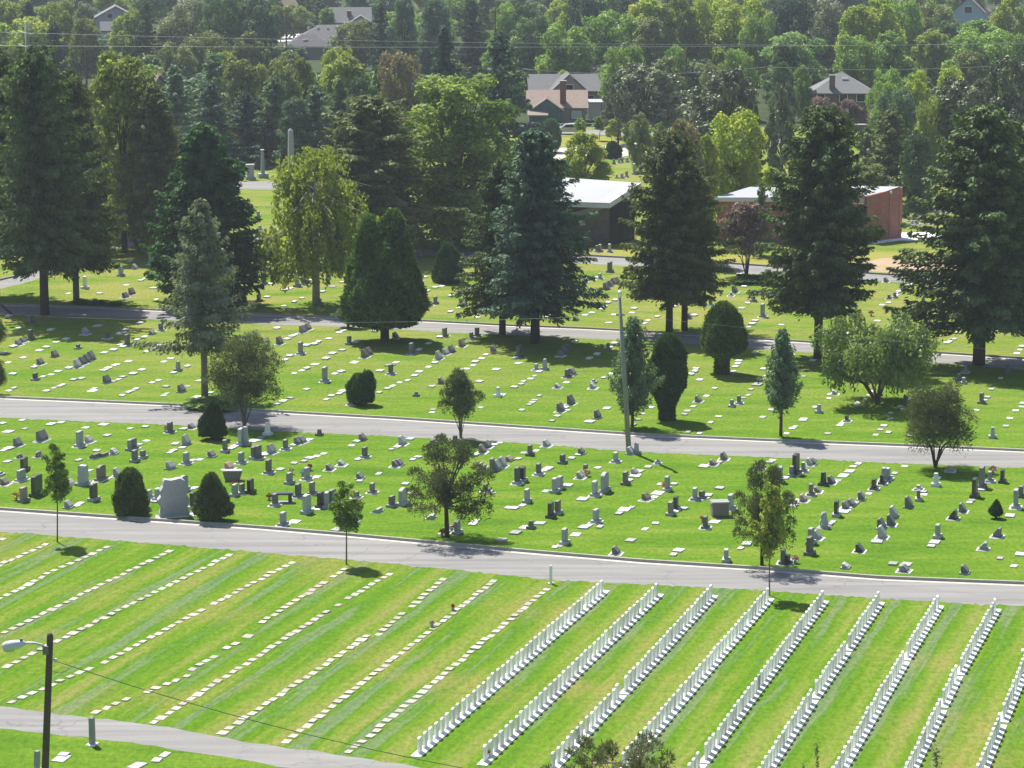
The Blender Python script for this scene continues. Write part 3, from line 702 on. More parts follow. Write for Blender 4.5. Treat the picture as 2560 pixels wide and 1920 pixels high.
# ------------------------------------------------------------------ headstones of the middle sections (tile origin, then x,y,h + type + colour)
TS = 2212 / 640
UPR = {
(0, 480): "1140,885,60st 1085,915,50sd 735,835,115ow 1045,725,90ug 1305,625,80ug 265,1275,90ud 265,1130,70ud 740,1230,60sg 930,1265,60rd 160,1325,50sd 200,1300,45sd 675,1355,40ud 1100,1325,100ud 1390,1200,70ud 1315,1230,40st 475,1425,60st 350,1490,55sd 305,1625,65ud 670,1515,75sg 715,1490,70sd 752,1470,75sd 790,1450,80sd 925,1650,70sd 1540,1545,90og 1165,665,45sg",
(640, 480): "100,690,40ut 65,800,70ud 180,780,75ug 245,750,40sd 355,815,125ug 405,800,75ug 440,795,50sd 550,975,55ud 25,945,65ud 1415,770,70ug 1415,560,45ud 1780,590,60ug 1550,965,65ud 1508,988,45ug 1785,990,70sg 20,215,50ug 35,330,45ug 405,1215,65st 450,1190,60st 205,1315,70sd 385,1400,110ug 805,1315,70ud 1205,1265,55st 940,1430,75st 975,1405,65st 1630,1250,80ud 1860,1275,65ud 1910,1245,75ut 1780,1335,70st 1345,1400,100ud 1690,1385,65sd 1640,1405,55sg 1580,1445,75sg 2050,1380,55sd 595,1640,135ug 1165,1575,90ud 1600,1655,55sd 85,1365,55ud",
(1280, 480): "735,520,60ut 760,515,65ug 842,520,75ug 845,690,90udW 760,755,55ug 630,780,60sw 815,845,65sd 850,815,55sd 880,795,55sd 905,785,50sd 1925,870,65sd 1893,900,35ug 2085,945,80ug 1715,980,60ud 2165,1080,120ug 1530,1095,50sd 550,1110,40sd 60,1420,95ud 210,1540,60ug 283,1535,100og 480,1600,75udW 525,1580,60sd 830,1365,60ud 705,1650,35rg 420,1420,55sd 450,1385,55sd 478,1360,50sd",
(1920, 480): "1020,780,45sd 1165,850,35sg 1045,925,40ud 1095,915,50ud 1340,955,50ud 1250,1000,45sd 1255,1055,60sd 1185,1100,45sg 760,1060,90ug 1695,1165,70udW 1395,1150,40sd 1705,1560,70ug 1650,1630,70ud 1690,1655,55ug 2070,1560,70ud 1215,255,40ud 1260,270,55udW 1285,280,60ut 700,1400,60ug 720,1405,60ug",
(0, 960): "155,535,75sd 365,490,95sdW 690,540,140ug 770,505,60sg 335,630,65mt 170,640,50mt 815,640,40bt 890,625,30bt 985,605,50sg 1125,570,95ug 1155,560,95ud 1165,670,105ud 1235,640,70ud 1470,420,95ud 1655,385,45sd 1610,525,90sg 1945,585,110ud 2085,525,150ug 2120,525,170og 2195,645,110ud 1610,690,105ug 1830,630,55sd 2085,685,100ug 1475,735,70sg 1980,735,60sr 210,745,115ukW 185,835,100ugW 5,790,35ud 40,870,60st 320,960,180ukW 205,1015,130ut 720,870,170vg 875,830,135rtW 1015,800,80sg 810,1005,150uk 595,1070,65sg 605,870,50sg 1290,985,75ug 1365,1000,105ug 1585,920,135rgW 1675,1075,150uk 2030,965,105ug 2090,945,90ut 2165,940,125uk 1570,70,70sd",
(640, 960): "100,440,120ow 255,565,90ud 365,520,65sd 400,510,60sd 548,445,60od 920,485,60sd 1265,525,80sg 135,600,85sg 20,645,120ud 110,770,125ut 290,860,100ug 440,825,110ug 635,745,55sd 740,705,45sg 940,635,95ud 1205,715,60sd 1240,705,60sd 900,820,55sd 365,975,120ud 485,950,110ut 1005,940,90ut 165,1050,110ud 440,1115,165ug 560,1065,140uk 615,1065,140ug 660,1050,145ud 235,1220,120ug 1175,1060,100ud 1270,1040,150rgW 1045,1105,25bg 1510,1160,20bg 1740,1290,120rg 1640,1290,55ug 1535,520,40sd 1610,490,50uk 1720,500,55rd 1955,595,75st 2000,550,65sd 2040,750,115ud 2085,745,90sg 2130,715,90sg 2190,665,45st 1955,720,40sg 1985,930,70ud 825,180,95ud 1385,105,40od 2090,110,90ow 870,985,60ud",
(1280, 960): "155,615,95ud 300,540,60sg 600,605,55sd 437,685,80ud 895,675,90ug 1025,605,65sg 1075,600,100og 1255,690,50mg 45,860,150ud 95,840,130uk 230,785,105ud 635,765,75ud 590,815,60sg 370,935,130ug 415,905,115ug 130,1020,120ug 715,965,135ug 800,930,175rgW 980,865,115ut 1060,780,55sg 1340,920,130ug 1580,1000,110ug 1640,990,70ud 1160,1005,65st 1415,1080,115uk 1370,1130,120ut 335,1150,135uk 395,1120,120ut 725,1195,120ug 165,1250,75od 455,1380,140ug 900,1470,70sd 1850,1530,110ug 1670,1245,110ud 1890,1085,140ug 1830,655,70st 1735,700,50sd 510,175,85sd 420,240,80sd 740,295,75sd 395,35,40sg 700,40,50sg 1610,155,60st 1900,195,65ug 1960,170,75ud 2140,740,70sg",
(1920, 960): "105,850,145ug 205,795,90ud 240,780,185uk 305,755,85ug 365,700,65sg 390,695,55sd 478,875,125ok 545,860,70sd 370,960,105ut 425,935,50st 305,1015,65st 30,910,115ut 915,910,95uk 985,865,85uk 1000,835,120ug 1035,820,100ug 805,1000,75sd 590,1140,140uk 670,1080,70sd 720,1055,65sd 480,1240,165mg 1300,915,45ug 1300,1005,95ud 1215,1065,100sd 1450,880,120ow 1845,895,190ud 1915,845,95ug 2025,850,115uk 1785,975,170uk 1680,1105,80sd 1600,1165,85sk 2140,1070,170ug 2185,975,100ud 1085,1150,100sg 1060,1220,100sd 980,1250,95sd 985,1330,110sg 1465,1325,120ug 1980,1320,85sd 1860,1430,70sg 790,1450,75sk 370,1380,145ug 425,1340,80sg 360,1470,160ud 130,1550,130ud 168,1555,85uk 670,1590,45sg 1165,1620,60sg 1185,1620,60sd 1700,1635,75sd 575,90,40sg 1195,140,50sd 1845,165,95ut 680,325,55uk 440,250,80og 1940,465,100og 1575,755,45sg",
(1280, 0): "880,1420,45ud 925,1410,40ug 950,1405,38ud 995,1400,40ug 1035,1395,40ug 1065,1385,38ud 1115,1375,42ug 1140,1370,40ud 1180,1365,45ug 1210,1355,42ug 1250,1340,42ud 905,1540,35ug 950,1540,45ug 990,1530,55ug 1055,1505,95ug 1108,1490,100ug 1195,1450,45ug 1250,1440,45ug",
(640, 0): "110,1450,45ud 205,1415,65od 365,1390,55uk 405,1400,75uk 285,1470,100ok 15,1450,110od 80,1455,85od 200,1490,50ud",
(1920, 0): "690,1400,75ug 740,1390,60ug 700,1380,60ug",
(-34, 0): "2130,1450,110ud 2190,1380,60ug",
}
SLB = {
(0, 480): "80,1075 165,1175 115,1340 25,1390 70,1475 200,1435 295,1520 110,1578 485,1300 340,1370 400,1345 570,1275 845,1160b 440,1195 1085,1190 1060,1215 1030,1228 1250,1250 1185,1280 1040,1320 1065,1340 1370,1330 1345,1355 1275,1375 900,1390b 980,1370 1000,1495b 935,1525 895,1545 1110,1465 595,1525 500,1552 440,1580 370,1600 1225,1540 1150,1575 635,1625 705,1615 1060,1600 1025,1620 975,1640 1370,1630 1315,1650 1415,1468 1475,1440 1500,1568 1620,1510 1720,1635 1210,1135 1330,830b 1350,930 1250,750 1215,768 1090,805 860,880 590,880 1125,600",
(640, 480): "120,795 45,710 270,720 225,650 320,715 465,680 555,650 480,760 250,850 295,835 95,912 395,922 240,990 330,955 575,865 660,818b 745,785 1550,828 1605,815 1480,860 1690,900 1760,870 1840,840 1440,1015 1755,1000 1680,1040 1910,1085 1425,900 720,1215 755,1200 1025,1208 180,1180 310,1250 340,1235 270,1275 630,1270 435,1330 500,1320 540,1300 870,1295 745,1370b 660,1398b 290,1420 250,1455 510,1490b 440,1530 395,1548 330,1570 850,1475b 1160,1500b 1210,1475 1070,1550 1545,1480 1490,1515 1410,1555 1370,1590 1310,1630 1240,1650 1490,1310 1410,1365 1590,1258 1985,1410 1950,1440 1895,1470 1875,1502 1820,1530 1760,1545 2075,1535 1930,1640b 605,1445 680,1575 735,1555 1460,740 1410,1020",
(1280, 480): "685,760 740,735 700,890 745,870 830,960 890,940 800,995 770,1010 690,1045 630,1065 1055,1010 1035,1045 880,1060 835,1132b 1140,1138b 1175,1110 1255,1080 1410,990 1250,910b 2005,820 2035,965 1985,1005b 1575,1070 2100,1115 2075,1145 2045,1170 1965,710 25,1440 55,1482 235,1555 195,1590 160,1620 100,1640 470,1648 855,1572 790,1610 885,1310 850,1340 545,1295 735,1405 670,1440 1960,1460 1950,1485 1930,1510 2105,1385 1545,1580 1580,1555 1590,1530 1620,1625b 1910,1560 2170,1535 2150,1625 2195,1590 300,1080 350,1065",
(1920, 480): "1220,810 1250,795 1105,880 1130,865 1110,895 1040,960 985,980 945,1115 1150,1115 1100,1150b 655,1255 685,1230 715,1160 1575,1162 1645,1222 1600,1275 1570,1295 1545,1308 2190,1340 2175,1365 2150,1395 305,1595 210,1410 385,1455 2010,1610 1960,1205 115,1150 15,1560",
(0, 960): "120,40 75,60 465,35 400,65 540,10 515,20 800,60b 815,40 1110,75 1140,60 1175,45 1055,103 1440,85 1415,102 1620,20 1435,25 1820,80 1700,118b 190,316 25,343 70,415b 525,338 440,352b 215,388 895,353b 740,380 1125,388 1255,373 925,448 1590,390b 75,560b 30,578 65,675 835,580 680,663 1265,493 1205,525 1515,522 1575,553 1500,578 1470,595 1665,660 1725,655 2030,540b 2000,560 2190,495b 775,750 790,870 690,1035 660,1055 1340,1020 1680,900 1640,1138",
(640, 960): "45,465 20,490 455,482b 325,530 870,500 825,533 1330,480 1220,548 1170,568 80,610b 585,605 525,625 465,640b 330,688 415,672 880,655 210,740 525,805 1060,777 895,842 1290,868 1355,655 1400,635 2060,525 2105,510 1900,615 435,50 750,65b 720,88 650,105 610,135 1180,18 1135,42 1065,77 1520,25 1530,222 1520,248 1940,205 2130,95b 235,150b 180,175 295,125 530,1075b 330,1195b 700,1262b 2040,945 1330,945 1900,1190 1875,1212 2120,1352b 2185,1075 870,1195",
(1280, 960): "80,5 20,30 235,105 195,140 175,160 150,180 85,230 390,280 345,322 670,330b 460,205 480,230 820,210b 930,140 1060,225 1130,258 1090,310 1050,355 1200,205 1565,198 1515,235b 1490,265 1680,105 1750,42 2065,50 2040,98 2000,122 1785,283 1715,338 1520,420 1620,430 2165,290 2120,8b 55,650 210,578 100,597 280,545 515,645 575,613 310,735b 280,750 740,728 1175,720 1095,755b 1065,795b 1660,715b 1790,680 480,880b 290,930 610,1000b 1010,835 1400,868 1285,870 1260,945b 1230,978 1700,965 1795,903b 20,1078 90,1052 970,1090b 1035,1068 925,1122 1415,1105 1490,1080 240,1205b 110,1240b 30,1290b 660,1225 625,1240b 760,1238 1240,1208 1150,1255 1750,1195b 550,1305b 410,1400 370,1412 1025,1352b 1440,1440b 1395,1480 2030,1385b 1975,1425",
(1920, 960): "540,92b 525,125 25,228 405,205 305,312b 235,370 210,385 160,430 515,430 635,345 620,358 875,98 890,70 840,138 780,160 770,178 1060,250 1140,195 1055,305 1000,365 970,398 1040,422 930,442 1225,450 1875,140 1895,118 2140,235 2090,297 2055,368 1800,230 2200,170 2190,200 1930,50 40,662 15,680 780,692 735,718 705,755b 650,795b 150,815 600,835b 575,850 1180,712 1095,775 1060,800 1460,815b 1340,935 1345,960 1830,915b 870,950 215,1010b 245,1028 225,1052b 660,1105b 755,1030 700,1075 560,1195 530,1215 1760,1010 1740,1028 2090,1140b 940,1365b 1440,1370b 1410,1405 1080,1557b 1195,1560b 2005,1510 2125,1578 2190,1478b 220,1530b",
(0, 1440): "530,1582b 550,1552 1425,1550 1355,1595 1185,1642b",
}
CN = {'g': 'grey', 'd': 'dark grey', 'k': 'black', 't': 'brown', 'r': 'pink', 'w': 'white'}
T_up = MB().prism([(-.5, 0), (.5, 0), (.5, .97), (.3, 1), (-.3, 1), (-.5, .97)], -.5, .5).mesh('upright_tablet')
T_rd = MB().prism([(-.5, 0), (.5, 0), (.5, .8)] + [(.5 * math.cos(a), .8 + .2 * math.sin(a)) for a in np.linspace(.3, 2.84, 7)] + [(-.5, .8)], -.5, .5).mesh('rounded_tablet')
T_sl = MB().prism([(-.5, 0), (.5, 0), (.5, .28), (-.18, 1), (-.5, .93)], -.5, .5, 'x').mesh('slant_tablet')
T_base = MB().box((0, 0, 0), (1, 1, 1), taper=.95).mesh('stone_base')
ob = MB(); ob.box((0, 0, 0), (1, 1, .94), taper=.72)
ob.add([(-.36, -.36, .94), (.36, -.36, .94), (.36, .36, .94), (-.36, .36, .94), (0, 0, 1)], [(0, 1, 4), (1, 2, 4), (2, 3, 4), (3, 0, 4)])
T_ob = ob.mesh('obelisk_shaft')
def boulder(seed, pointy=.0):
    r = np.random.default_rng(seed); m = MB(); prof = []
    nz, na = 7, 10; v = []; f = []
    for i in range(nz + 1):
        t = i / nz; rad = math.sqrt(max(0, 1 - t ** (2 if not pointy else 1.6))) * .5 if i < nz else .03
        for k in range(na):
            a = 6.283 * k / na; q = rad * (1 + .13 * r.normal())
            v.append((q * math.cos(a), q * math.sin(a) * .8, t * (1 + .03 * r.normal())))
    for i in range(nz):
        for k in range(na): f.append((i * na + k, i * na + (k + 1) % na, (i + 1) * na + (k + 1) % na, (i + 1) * na + k))
    f.append(tuple(range(nz * na, nz * na + na)))
    return m.add(v, f).mesh('rough_stone')
T_bo = boulder(3); T_bp = boulder(5, 1)
rr_ = np.random.default_rng(9); rp = []
for i in range(9): rp.append((.5 - .13 * i / 8 + .04 * rr_.normal(), i / 8 * .93))
T_vs = MB().prism([(-.5, 0)] + rp[0:1] + rp + [(.2, 1.0), (-.1, .96), (-.3, .99)] + [(-x - .02 * rr_.normal(), z) for x, z in rp[::-1]], -.5, .5).mesh('rugged_slab_stone')
TYPEN = {'u': 'upright headstone', 'r': 'round-topped headstone', 's': 'slant headstone', 'o': 'pillar monument', 'm': 'rough boulder stone', 'b': 'low sloping stone', 'v': 'rugged carved stone'}
NAMEN = {'u': 'headstone', 'r': 'rounded_headstone', 's': 'slant_headstone', 'o': 'pillar_monument', 'm': 'boulder_stone', 'b': 'low_stone', 'v': 'carved_stone'}
def put_stone(px, py, hpx, ty, cc, wide=False):
    P = G(px, py); s = SC(P); h = max(.22, hpx / s / .97) * .95
    mat = M['stone_' + cc]; rz = RA + rng.normal() * .07
    root = empty(NAMEN[ty], (P[0], P[1], 0), rz)
    pad = 'slab_w'
    def ch(n, me, m, sc, loc=(0, 0, 0), rz=0): return mobj(n, me, m, root, loc, rz, sc)
    if ty in 'ur':
        w = min(1.4, .40 * h + .20) * (1.55 if wide else 1); t = .17 + .05 * h; bh = .10 + .08 * h
        ch('tablet', T_up if ty == 'u' else T_rd, mat, (w, t, h - bh), (0, 0, bh)); ch('base', T_base, M['stone_g'] if rng.random() < .45 else mat, (w + .28, t + .22, bh))
        if rng.random() < .5: ch('footing', T_base, M[pad], (w + .5, t + .48, .035))
    elif ty == 's':
        w = (.44 + .25 * h) * (1.6 if wide else 1); d = .26 + .2 * h; bh = .08
        m_ = ch('tablet', T_sl, mat, (w, d * (-1 if px > 2360 and rng.random() < .7 else 1), h - bh), (0, 0, bh), math.pi); ch('base', T_base, M['stone_g'] if rng.random() < .4 else mat, (w + .18, d + .16, bh))
        if rng.random() < .5: ch('footing', T_base, M[pad], (w + .4, d + .38, .03))
    elif ty == 'o':
        w = min(.2 + .12 * h, .7); bh = .12 + .06 * h
        ch('shaft', T_ob, mat, (w, w, h - bh), (0, 0, bh)); ch('base', T_base, mat, (w * 1.8, w * 1.8, bh))
    elif ty == 'm':
        w = .9 * h + .3 if h < .7 else .55 * h + .2
        ch('boulder', T_bo if h < .7 else T_bp, mat, (w, w * .8, h), (0, 0, -.04)); ch('footing', T_base, M['slab_g'], (w + .2, w * .9, .03))
    elif ty == 'b':
        ch('tablet', T_sl, mat, (.7, .4, h), (0, 0, .03)); ch('base', T_base, M[pad], (.85, .55, .04))
    elif ty == 'v':
        ch('tablet', T_vs, mat, (.38 * h + .3, .4, h), (0, 0, .05)); ch('base', T_base, mat, (.38 * h + .55, .65, .16))
    reg(root, f'{CN[cc]} {TYPEN[ty]}', 'headstone', px, py, 'headstones scattered over the lawns')
    return root
cnt = 0
for (ox, oy), s in UPR.items():
    for m_ in re.finditer(r'(\d+),(\d+),(\d+)([a-z])([a-z])(W?)', s):
        x, y, h = (int(m_.group(k)) for k in (1, 2, 3))
        put_stone(ox + x / TS, oy + y / TS, h / TS, m_.group(4), m_.group(5), bool(m_.group(6))); cnt += 1
print('stones', cnt)
SL = []
sm = MB().box((0, 0, -.03), (.56, .36, .085), taper=.97).mesh('grave_slab')
for (ox, oy), s in SLB.items():
    for m_ in re.finditer(r'(\d+),(\d+)(b?)', s):
        px, py = ox + int(m_.group(1)) / TS, oy + int(m_.group(2)) / TS; P = G(px, py); b = bool(m_.group(3))
        k = rng.random()
        SL.append((SC(P) * (1.6 if b else 1), px, py, P, RA + rng.normal() * .06, (1.45 if b else 1) * rng.uniform(.85, 1.15), (1.5 if b else 1) * rng.uniform(.8, 1.2), rng.uniform(.6, 1.6), b, 'slab_w' if k < .72 else 'slab_g'))
SL.sort(key=lambda t: -t[0])
first = None
for (s, px, py, P, a, sx, sy, sz, b, mt) in SL[:300]:
    if first is None: o = first = mobj('grave_slab', sm, M['slab_w'])
    else: o = first.copy(); COL.objects.link(o)
    o.location = (P[0], P[1], 0); o.rotation_euler = (rng.normal() * .02, rng.normal() * .02, a); o.scale = (sx, sy, sz)
    o.material_slots[0].link = 'OBJECT'; o.material_slots[0].material = M[mt]
    reg(o, ('large ' if b else 'small ') + ('pale' if mt == 'slab_w' else 'grey') + ' flat slab', 'grave slab', px, py, 'flat grave slabs set in the grass')
mb = MB()
for (s, px, py, P, a, sx, sy, sz, b, mt) in SL[300:]: mb.box((P[0], P[1], -.03), (.62 * sx, .40 * sy, .10 * sz), a)
props(mobj('grave_slabs', mb.mesh('grave_slabs'), M['slab_w']), 'small pale flat slabs scattered over the farther lawns', 'grave slabs', kind='stuff')
print('slabs', len(SL))

# special monuments
def special(name, px, py, h, parts, label, cat='monument', rz=None):
    P = G(px, py); r = empty(name, (P[0], P[1], 0), RA if rz is None else rz)
    for n, me, m, sc, loc in parts(h): mobj(n, me, M[m], r, loc, 0, sc)
    props(r, label, cat); return r
s_ = SC(G(435, 1291))
special('rugged_monument', 435, 1291, 330 / TS / s_ / .97, lambda h: [('tablet', T_vs, 'stone_g', (1.75, .5, h), (0, 0, 0)), ('footing', T_base, 'slab_w', (2.2, .8, .05), (.1, 0, 0))], 'tall rugged grey granite monument between the two clipped yews', rz=RA - .95)
special('obelisk', 728, 438, 5.6, lambda h: [('shaft', T_ob, 'stone_g', (.72, .72, 5.0), (0, 0, .6)), ('base', T_base, 'stone_g', (1.3, 1.3, .6), (0, 0, 0))], 'tall pale obelisk in the far lawn behind the weeping birch', rz=.3)
special('column_monument', 657, 444, 3.2, lambda h: [('shaft', T_ob, 'stone_g', (.42, .42, 2.7), (0, 0, .5)), ('cap', T_base, 'stone_w', (.42, .42, .12), (0, 0, 3.2)), ('base', T_base, 'stone_g', (1.2, 1.2, .5), (0, 0, 0))], 'slim grey column monument with a square cap beside the far road', rz=.3)
special('pedestal_monument', 626, 449, 1.9, lambda h: [('block', T_base, 'stone_g', (.85, .75, 1.3), (0, 0, .35)), ('cap', T_base, 'stone_g', (1.0, .9, .15), (0, 0, 1.65)), ('base', T_base, 'stone_g', (1.2, 1.0, .35), (0, 0, 0))], 'squat grey pedestal monument with a wide cap by the far road', rz=.2)
T_tr = MB().prism([(-.36, 0), (.36, 0), (.5, .9), (.5, 1), (-.5, 1), (-.5, .9)], -.5, .5).mesh('trough_body')
special('stone_planter', 581.5, 1201, .5, lambda h: [('trough', T_tr, 'stone_t', (1.15, .5, .58), (0, 0, 0)), ('rim', T_base, 'stone_g', (1.2, .55, .06), (0, 0, .58))], 'brown trough-shaped planter stone behind the clipped yew', 'planter', rz=.05)
def bench(h): return [('seat', T_base, 'stone_k', (1.25, .5, .10), (0, 0, .48)), ('leg', T_base, 'stone_k', (.22, .42, .48), (-.42, 0, 0)), ('leg', T_base, 'stone_k', (.22, .42, .48), (.42, 0, 0)), ('footing', T_base, 'slab_g', (1.3, .6, .04), (0, 0, 0))]
special('memorial_bench', 707, 1256, .5, bench, 'black granite memorial bench beside red flowers', 'bench', rz=.1)
special('box_tomb', 1799, 1289, .8, lambda h: [('chest', T_base, 'stone_t', (.95, .75, .72), (0, 0, .04)), ('lid', T_base, 'slab_g', (1.05, .85, .1), (0, 0, .76))], 'brown box tomb with a pale lid beside the dark pine', 'tomb', rz=.1)
# posts
T_post = MB().box((0, 0, 0), (1, 1, .96), taper=.95).add([(-.475, -.475, .96), (.475, -.475, .96), (.475, .475, .96), (-.475, .475, .96), (-.2, -.2, 1), (.2, -.2, 1), (.2, .2, 1), (-.2, .2, 1)], [(0, 1, 5, 4), (1, 2, 6, 5), (2, 3, 7, 6), (3, 0, 4, 7), (4, 5, 6, 7)]).mesh('post')
def post(px, py, hpx, w, mat, label, tilt=0, base=True):
    P = G(px, py); s = SC(P); h = hpx / s / .96; r = empty('marker_post', (P[0], P[1], 0), RA); r.rotation_euler = (0, tilt, RA)
    mobj('shaft', T_post, M[mat], r, sc=(w, w * .8, h))
    if base: mobj('base', T_base, M['concrete'], r, sc=(w * 2.2, w * 1.6, .05))
    props(r, label, 'post', 'square marker posts')
post(1377, 1459, 46, .15, 'marble', 'slim white marker post at the road edge beside the flat markers')
post(231, 1862, 70, .24, 'stone_g', 'tall grey marker post on the grass beside the footpath')
post(92, 1925, 48, .22, 'stone_g', 'leaning grey marker post beside the wooden lamp pole', .12)
post(2560, 1632, 8, .3, 'concrete', 'short white marker stone near the end of the headstone rows', 0, False)

# flowers left on graves
def flowers(px, py, cols, label, sz=.3, n=150):
    P = G(px, py); r = empty('flower_bunch', (P[0], P[1], 0), 0)
    mobj('vase', MB().rev([(.06, 0), (.09, .1), (.08, .16), (.0, .16)], 8).mesh('vase'), M['stone_g'], r)
    u = rvec(n); u[:, 2] = np.abs(u[:, 2]); p = u * sz * (.5 + .5 * rng.random((n, 1))) * .6 + np.array([0, 0, .22])
    a = rvec(n); b = nrm(np.cross(a, rvec(n)))
    k = np.arange(n) % (len(cols) + 1)
    for i, nm in enumerate(['leaves'] + ['petals'] * len(cols)):
        q = k == i
        mobj(nm, leafmesh(nm, p[q], a[q] * .055, b[q] * .045, rng.random(q.sum())), M['leaf_green'] if i == 0 else FC[cols[i - 1]], r)
    props(r, label, 'flowers', 'flowers left on graves')
FC = {k: plain('petal_' + k, v, .7) for k, v in dict(orange=(.75, .2, .02), yellow=(.8, .5, .04), red=(.55, .02, .03), pink=(.75, .25, .32), white=(.8, .8, .78), blue=(.25, .5, .75)).items()}
for a in [(41, 1250, ('orange', 'yellow'), 'orange and yellow flowers in a vase beside a brown headstone', .42),
          (582, 1222, ('red',), 'red flowers between two headstones behind the right clipped yew'.replace('right ', '')), (603, 1221, ('red',), 'red flowers leaning on a brown headstone near the planter'),
          (673, 1250, ('red', 'red'), 'dark red flowers at the foot of a headstone by the bench'),
          (728, 1185, ('white', 'yellow'), 'pale flowers behind a grey headstone above the black bench'), (757, 1190, ('blue', 'white'), 'blue and white flowers at a grey headstone'), (775, 1176, ('red', 'pink'), 'small red and pink flowers on top of a grey headstone'),
          (1129, 1327, ('pink', 'white'), 'pink flowers at a rounded headstone beside the big pine'), (1105, 1340, ('orange', 'red'), 'orange flowers at the foot of the big roadside pine'),
          (1466, 1191, ('yellow', 'pink', 'white'), 'mixed flowers lying by two headstones in mid lawn', .4), (1661, 1223, ('orange', 'red'), 'orange flowers at the foot of a grey headstone', .32),
          (1757, 1305, ('orange',), 'orange flowers on a dark headstone near the box tomb'), (1929, 1195, ('pink', 'blue'), 'pink flowers at a brown headstone beside the dark pine', .4),
          (2183, 1222, ('orange', 'yellow'), 'orange flowers at the foot of a black headstone', .34), (2483, 1185, ('red', 'pink', 'white'), 'red and white flowers between two headstones by the road', .5),
          (414, 1078, ('yellow', 'white'), 'yellow flowers beside a dark headstone near the road'), (1988, 1408, ('red', 'white'), 'red flowers on a slab beside a young tree', .34),
          (2178, 790, ('red',), 'red flowers at a headstone below the big spruce', .4), (1215, 1852 + 43, ('red', 'red'), 'dark red flowers at the end of a white headstone row', .25),
          (1080, 1569, ('white', 'pink'), 'dark bundle of flowers lying beside a flat marker', .2), (1132, 1526, ('red', 'orange'), 'small red flowers on the striped lawn', .14)]:
    flowers(*a)
# ------------------------------------------------------------------ trees
SRC = {}
def tree(name, arch, mat, px, py, ytop, wpx, label=None, cat='tree', group=None, bark='bark', rz=None, H=None, W=None):
    trm, crm, Hn, Rn = AR[arch]
    P = G(px, py); s = SC(P)
    h = HGT(P, ytop) if H is None else H; r = wpx / 2 / s if W is None else W / 2
    rz = rng.random() * 6.28 if rz is None else rz
    key = (name, arch)
    root = empty(name, (P[0], P[1], 0), rz, (r / Rn, r / Rn, h / Hn))
    if key not in SRC:
        t = mobj('trunk', trm, M[bark], root); cr = mobj('crown', crm, M['leaf_' + mat], root); SRC[key] = (t, cr)
    else:
        for src in SRC[key]:
            q = src.copy(); COL.objects.link(q); q.parent = root
    for q in root.children:
        q.material_slots[0].link = 'OBJECT'
        q.material_slots[0].material = M[bark] if q.name.startswith('trunk') else M['leaf_' + mat]
    props(root, label, cat, group); return root
def btree(desc, arch, mat, px, ytop, wpx, H, name='broadleaf_tree', bark='bark', rz=None):
    yb = (ytop + .0271 * 335 * H) / (1 - .0271 * H)
    if 330 < px < 1020 and 120 < ytop < 300 and yb > 392: yb = (392 if ytop > 180 else 365) + 30 * rng.random()
    P = G(px, yb)
    r = tree(name, arch, mat, px, yb, ytop, wpx, None, 'tree', 'trees of the far side and the suburb', bark, rz)
    reg(r, desc, 'tree', px, ytop, 'trees of the far side and the suburb'); return r

TG = 'large conifers of the cemetery'
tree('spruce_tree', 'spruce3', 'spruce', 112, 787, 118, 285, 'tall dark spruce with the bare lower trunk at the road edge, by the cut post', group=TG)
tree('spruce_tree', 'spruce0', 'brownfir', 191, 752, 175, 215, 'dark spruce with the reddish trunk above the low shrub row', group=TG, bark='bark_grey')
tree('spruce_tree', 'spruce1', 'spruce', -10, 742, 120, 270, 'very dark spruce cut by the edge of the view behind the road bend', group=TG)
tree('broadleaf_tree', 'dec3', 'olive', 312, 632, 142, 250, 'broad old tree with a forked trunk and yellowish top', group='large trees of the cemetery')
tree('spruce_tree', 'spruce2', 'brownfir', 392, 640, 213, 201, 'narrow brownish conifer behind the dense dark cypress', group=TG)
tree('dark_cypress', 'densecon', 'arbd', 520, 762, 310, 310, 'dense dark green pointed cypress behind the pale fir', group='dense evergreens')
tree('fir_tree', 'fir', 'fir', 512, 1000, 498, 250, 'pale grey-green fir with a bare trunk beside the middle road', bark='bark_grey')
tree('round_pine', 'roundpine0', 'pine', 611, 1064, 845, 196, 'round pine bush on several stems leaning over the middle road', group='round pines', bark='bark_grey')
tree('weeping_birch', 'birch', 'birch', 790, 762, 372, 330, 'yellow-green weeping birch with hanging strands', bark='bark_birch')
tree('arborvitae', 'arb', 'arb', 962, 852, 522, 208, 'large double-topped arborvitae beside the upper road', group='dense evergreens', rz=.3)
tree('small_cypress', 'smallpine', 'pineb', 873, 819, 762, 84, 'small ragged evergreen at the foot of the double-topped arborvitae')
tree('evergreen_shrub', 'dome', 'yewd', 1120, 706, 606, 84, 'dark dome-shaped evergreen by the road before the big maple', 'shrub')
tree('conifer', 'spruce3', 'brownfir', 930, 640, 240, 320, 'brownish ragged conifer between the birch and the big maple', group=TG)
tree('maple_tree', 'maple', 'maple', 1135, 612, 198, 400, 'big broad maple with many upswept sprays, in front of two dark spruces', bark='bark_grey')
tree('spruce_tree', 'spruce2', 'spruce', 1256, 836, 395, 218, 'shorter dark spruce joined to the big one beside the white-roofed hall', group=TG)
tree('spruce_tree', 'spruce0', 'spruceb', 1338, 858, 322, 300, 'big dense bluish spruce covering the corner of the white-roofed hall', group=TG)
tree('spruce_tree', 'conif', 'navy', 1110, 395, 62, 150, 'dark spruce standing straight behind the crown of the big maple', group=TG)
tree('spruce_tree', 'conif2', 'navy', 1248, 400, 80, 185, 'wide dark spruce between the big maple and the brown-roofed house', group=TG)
tree('spruce_tree', 'spruce1', 'brownfir', 1673, 840, 330, 236, 'ragged spruce with a bare trunk at the kerb behind the tall grey pole', group=TG)
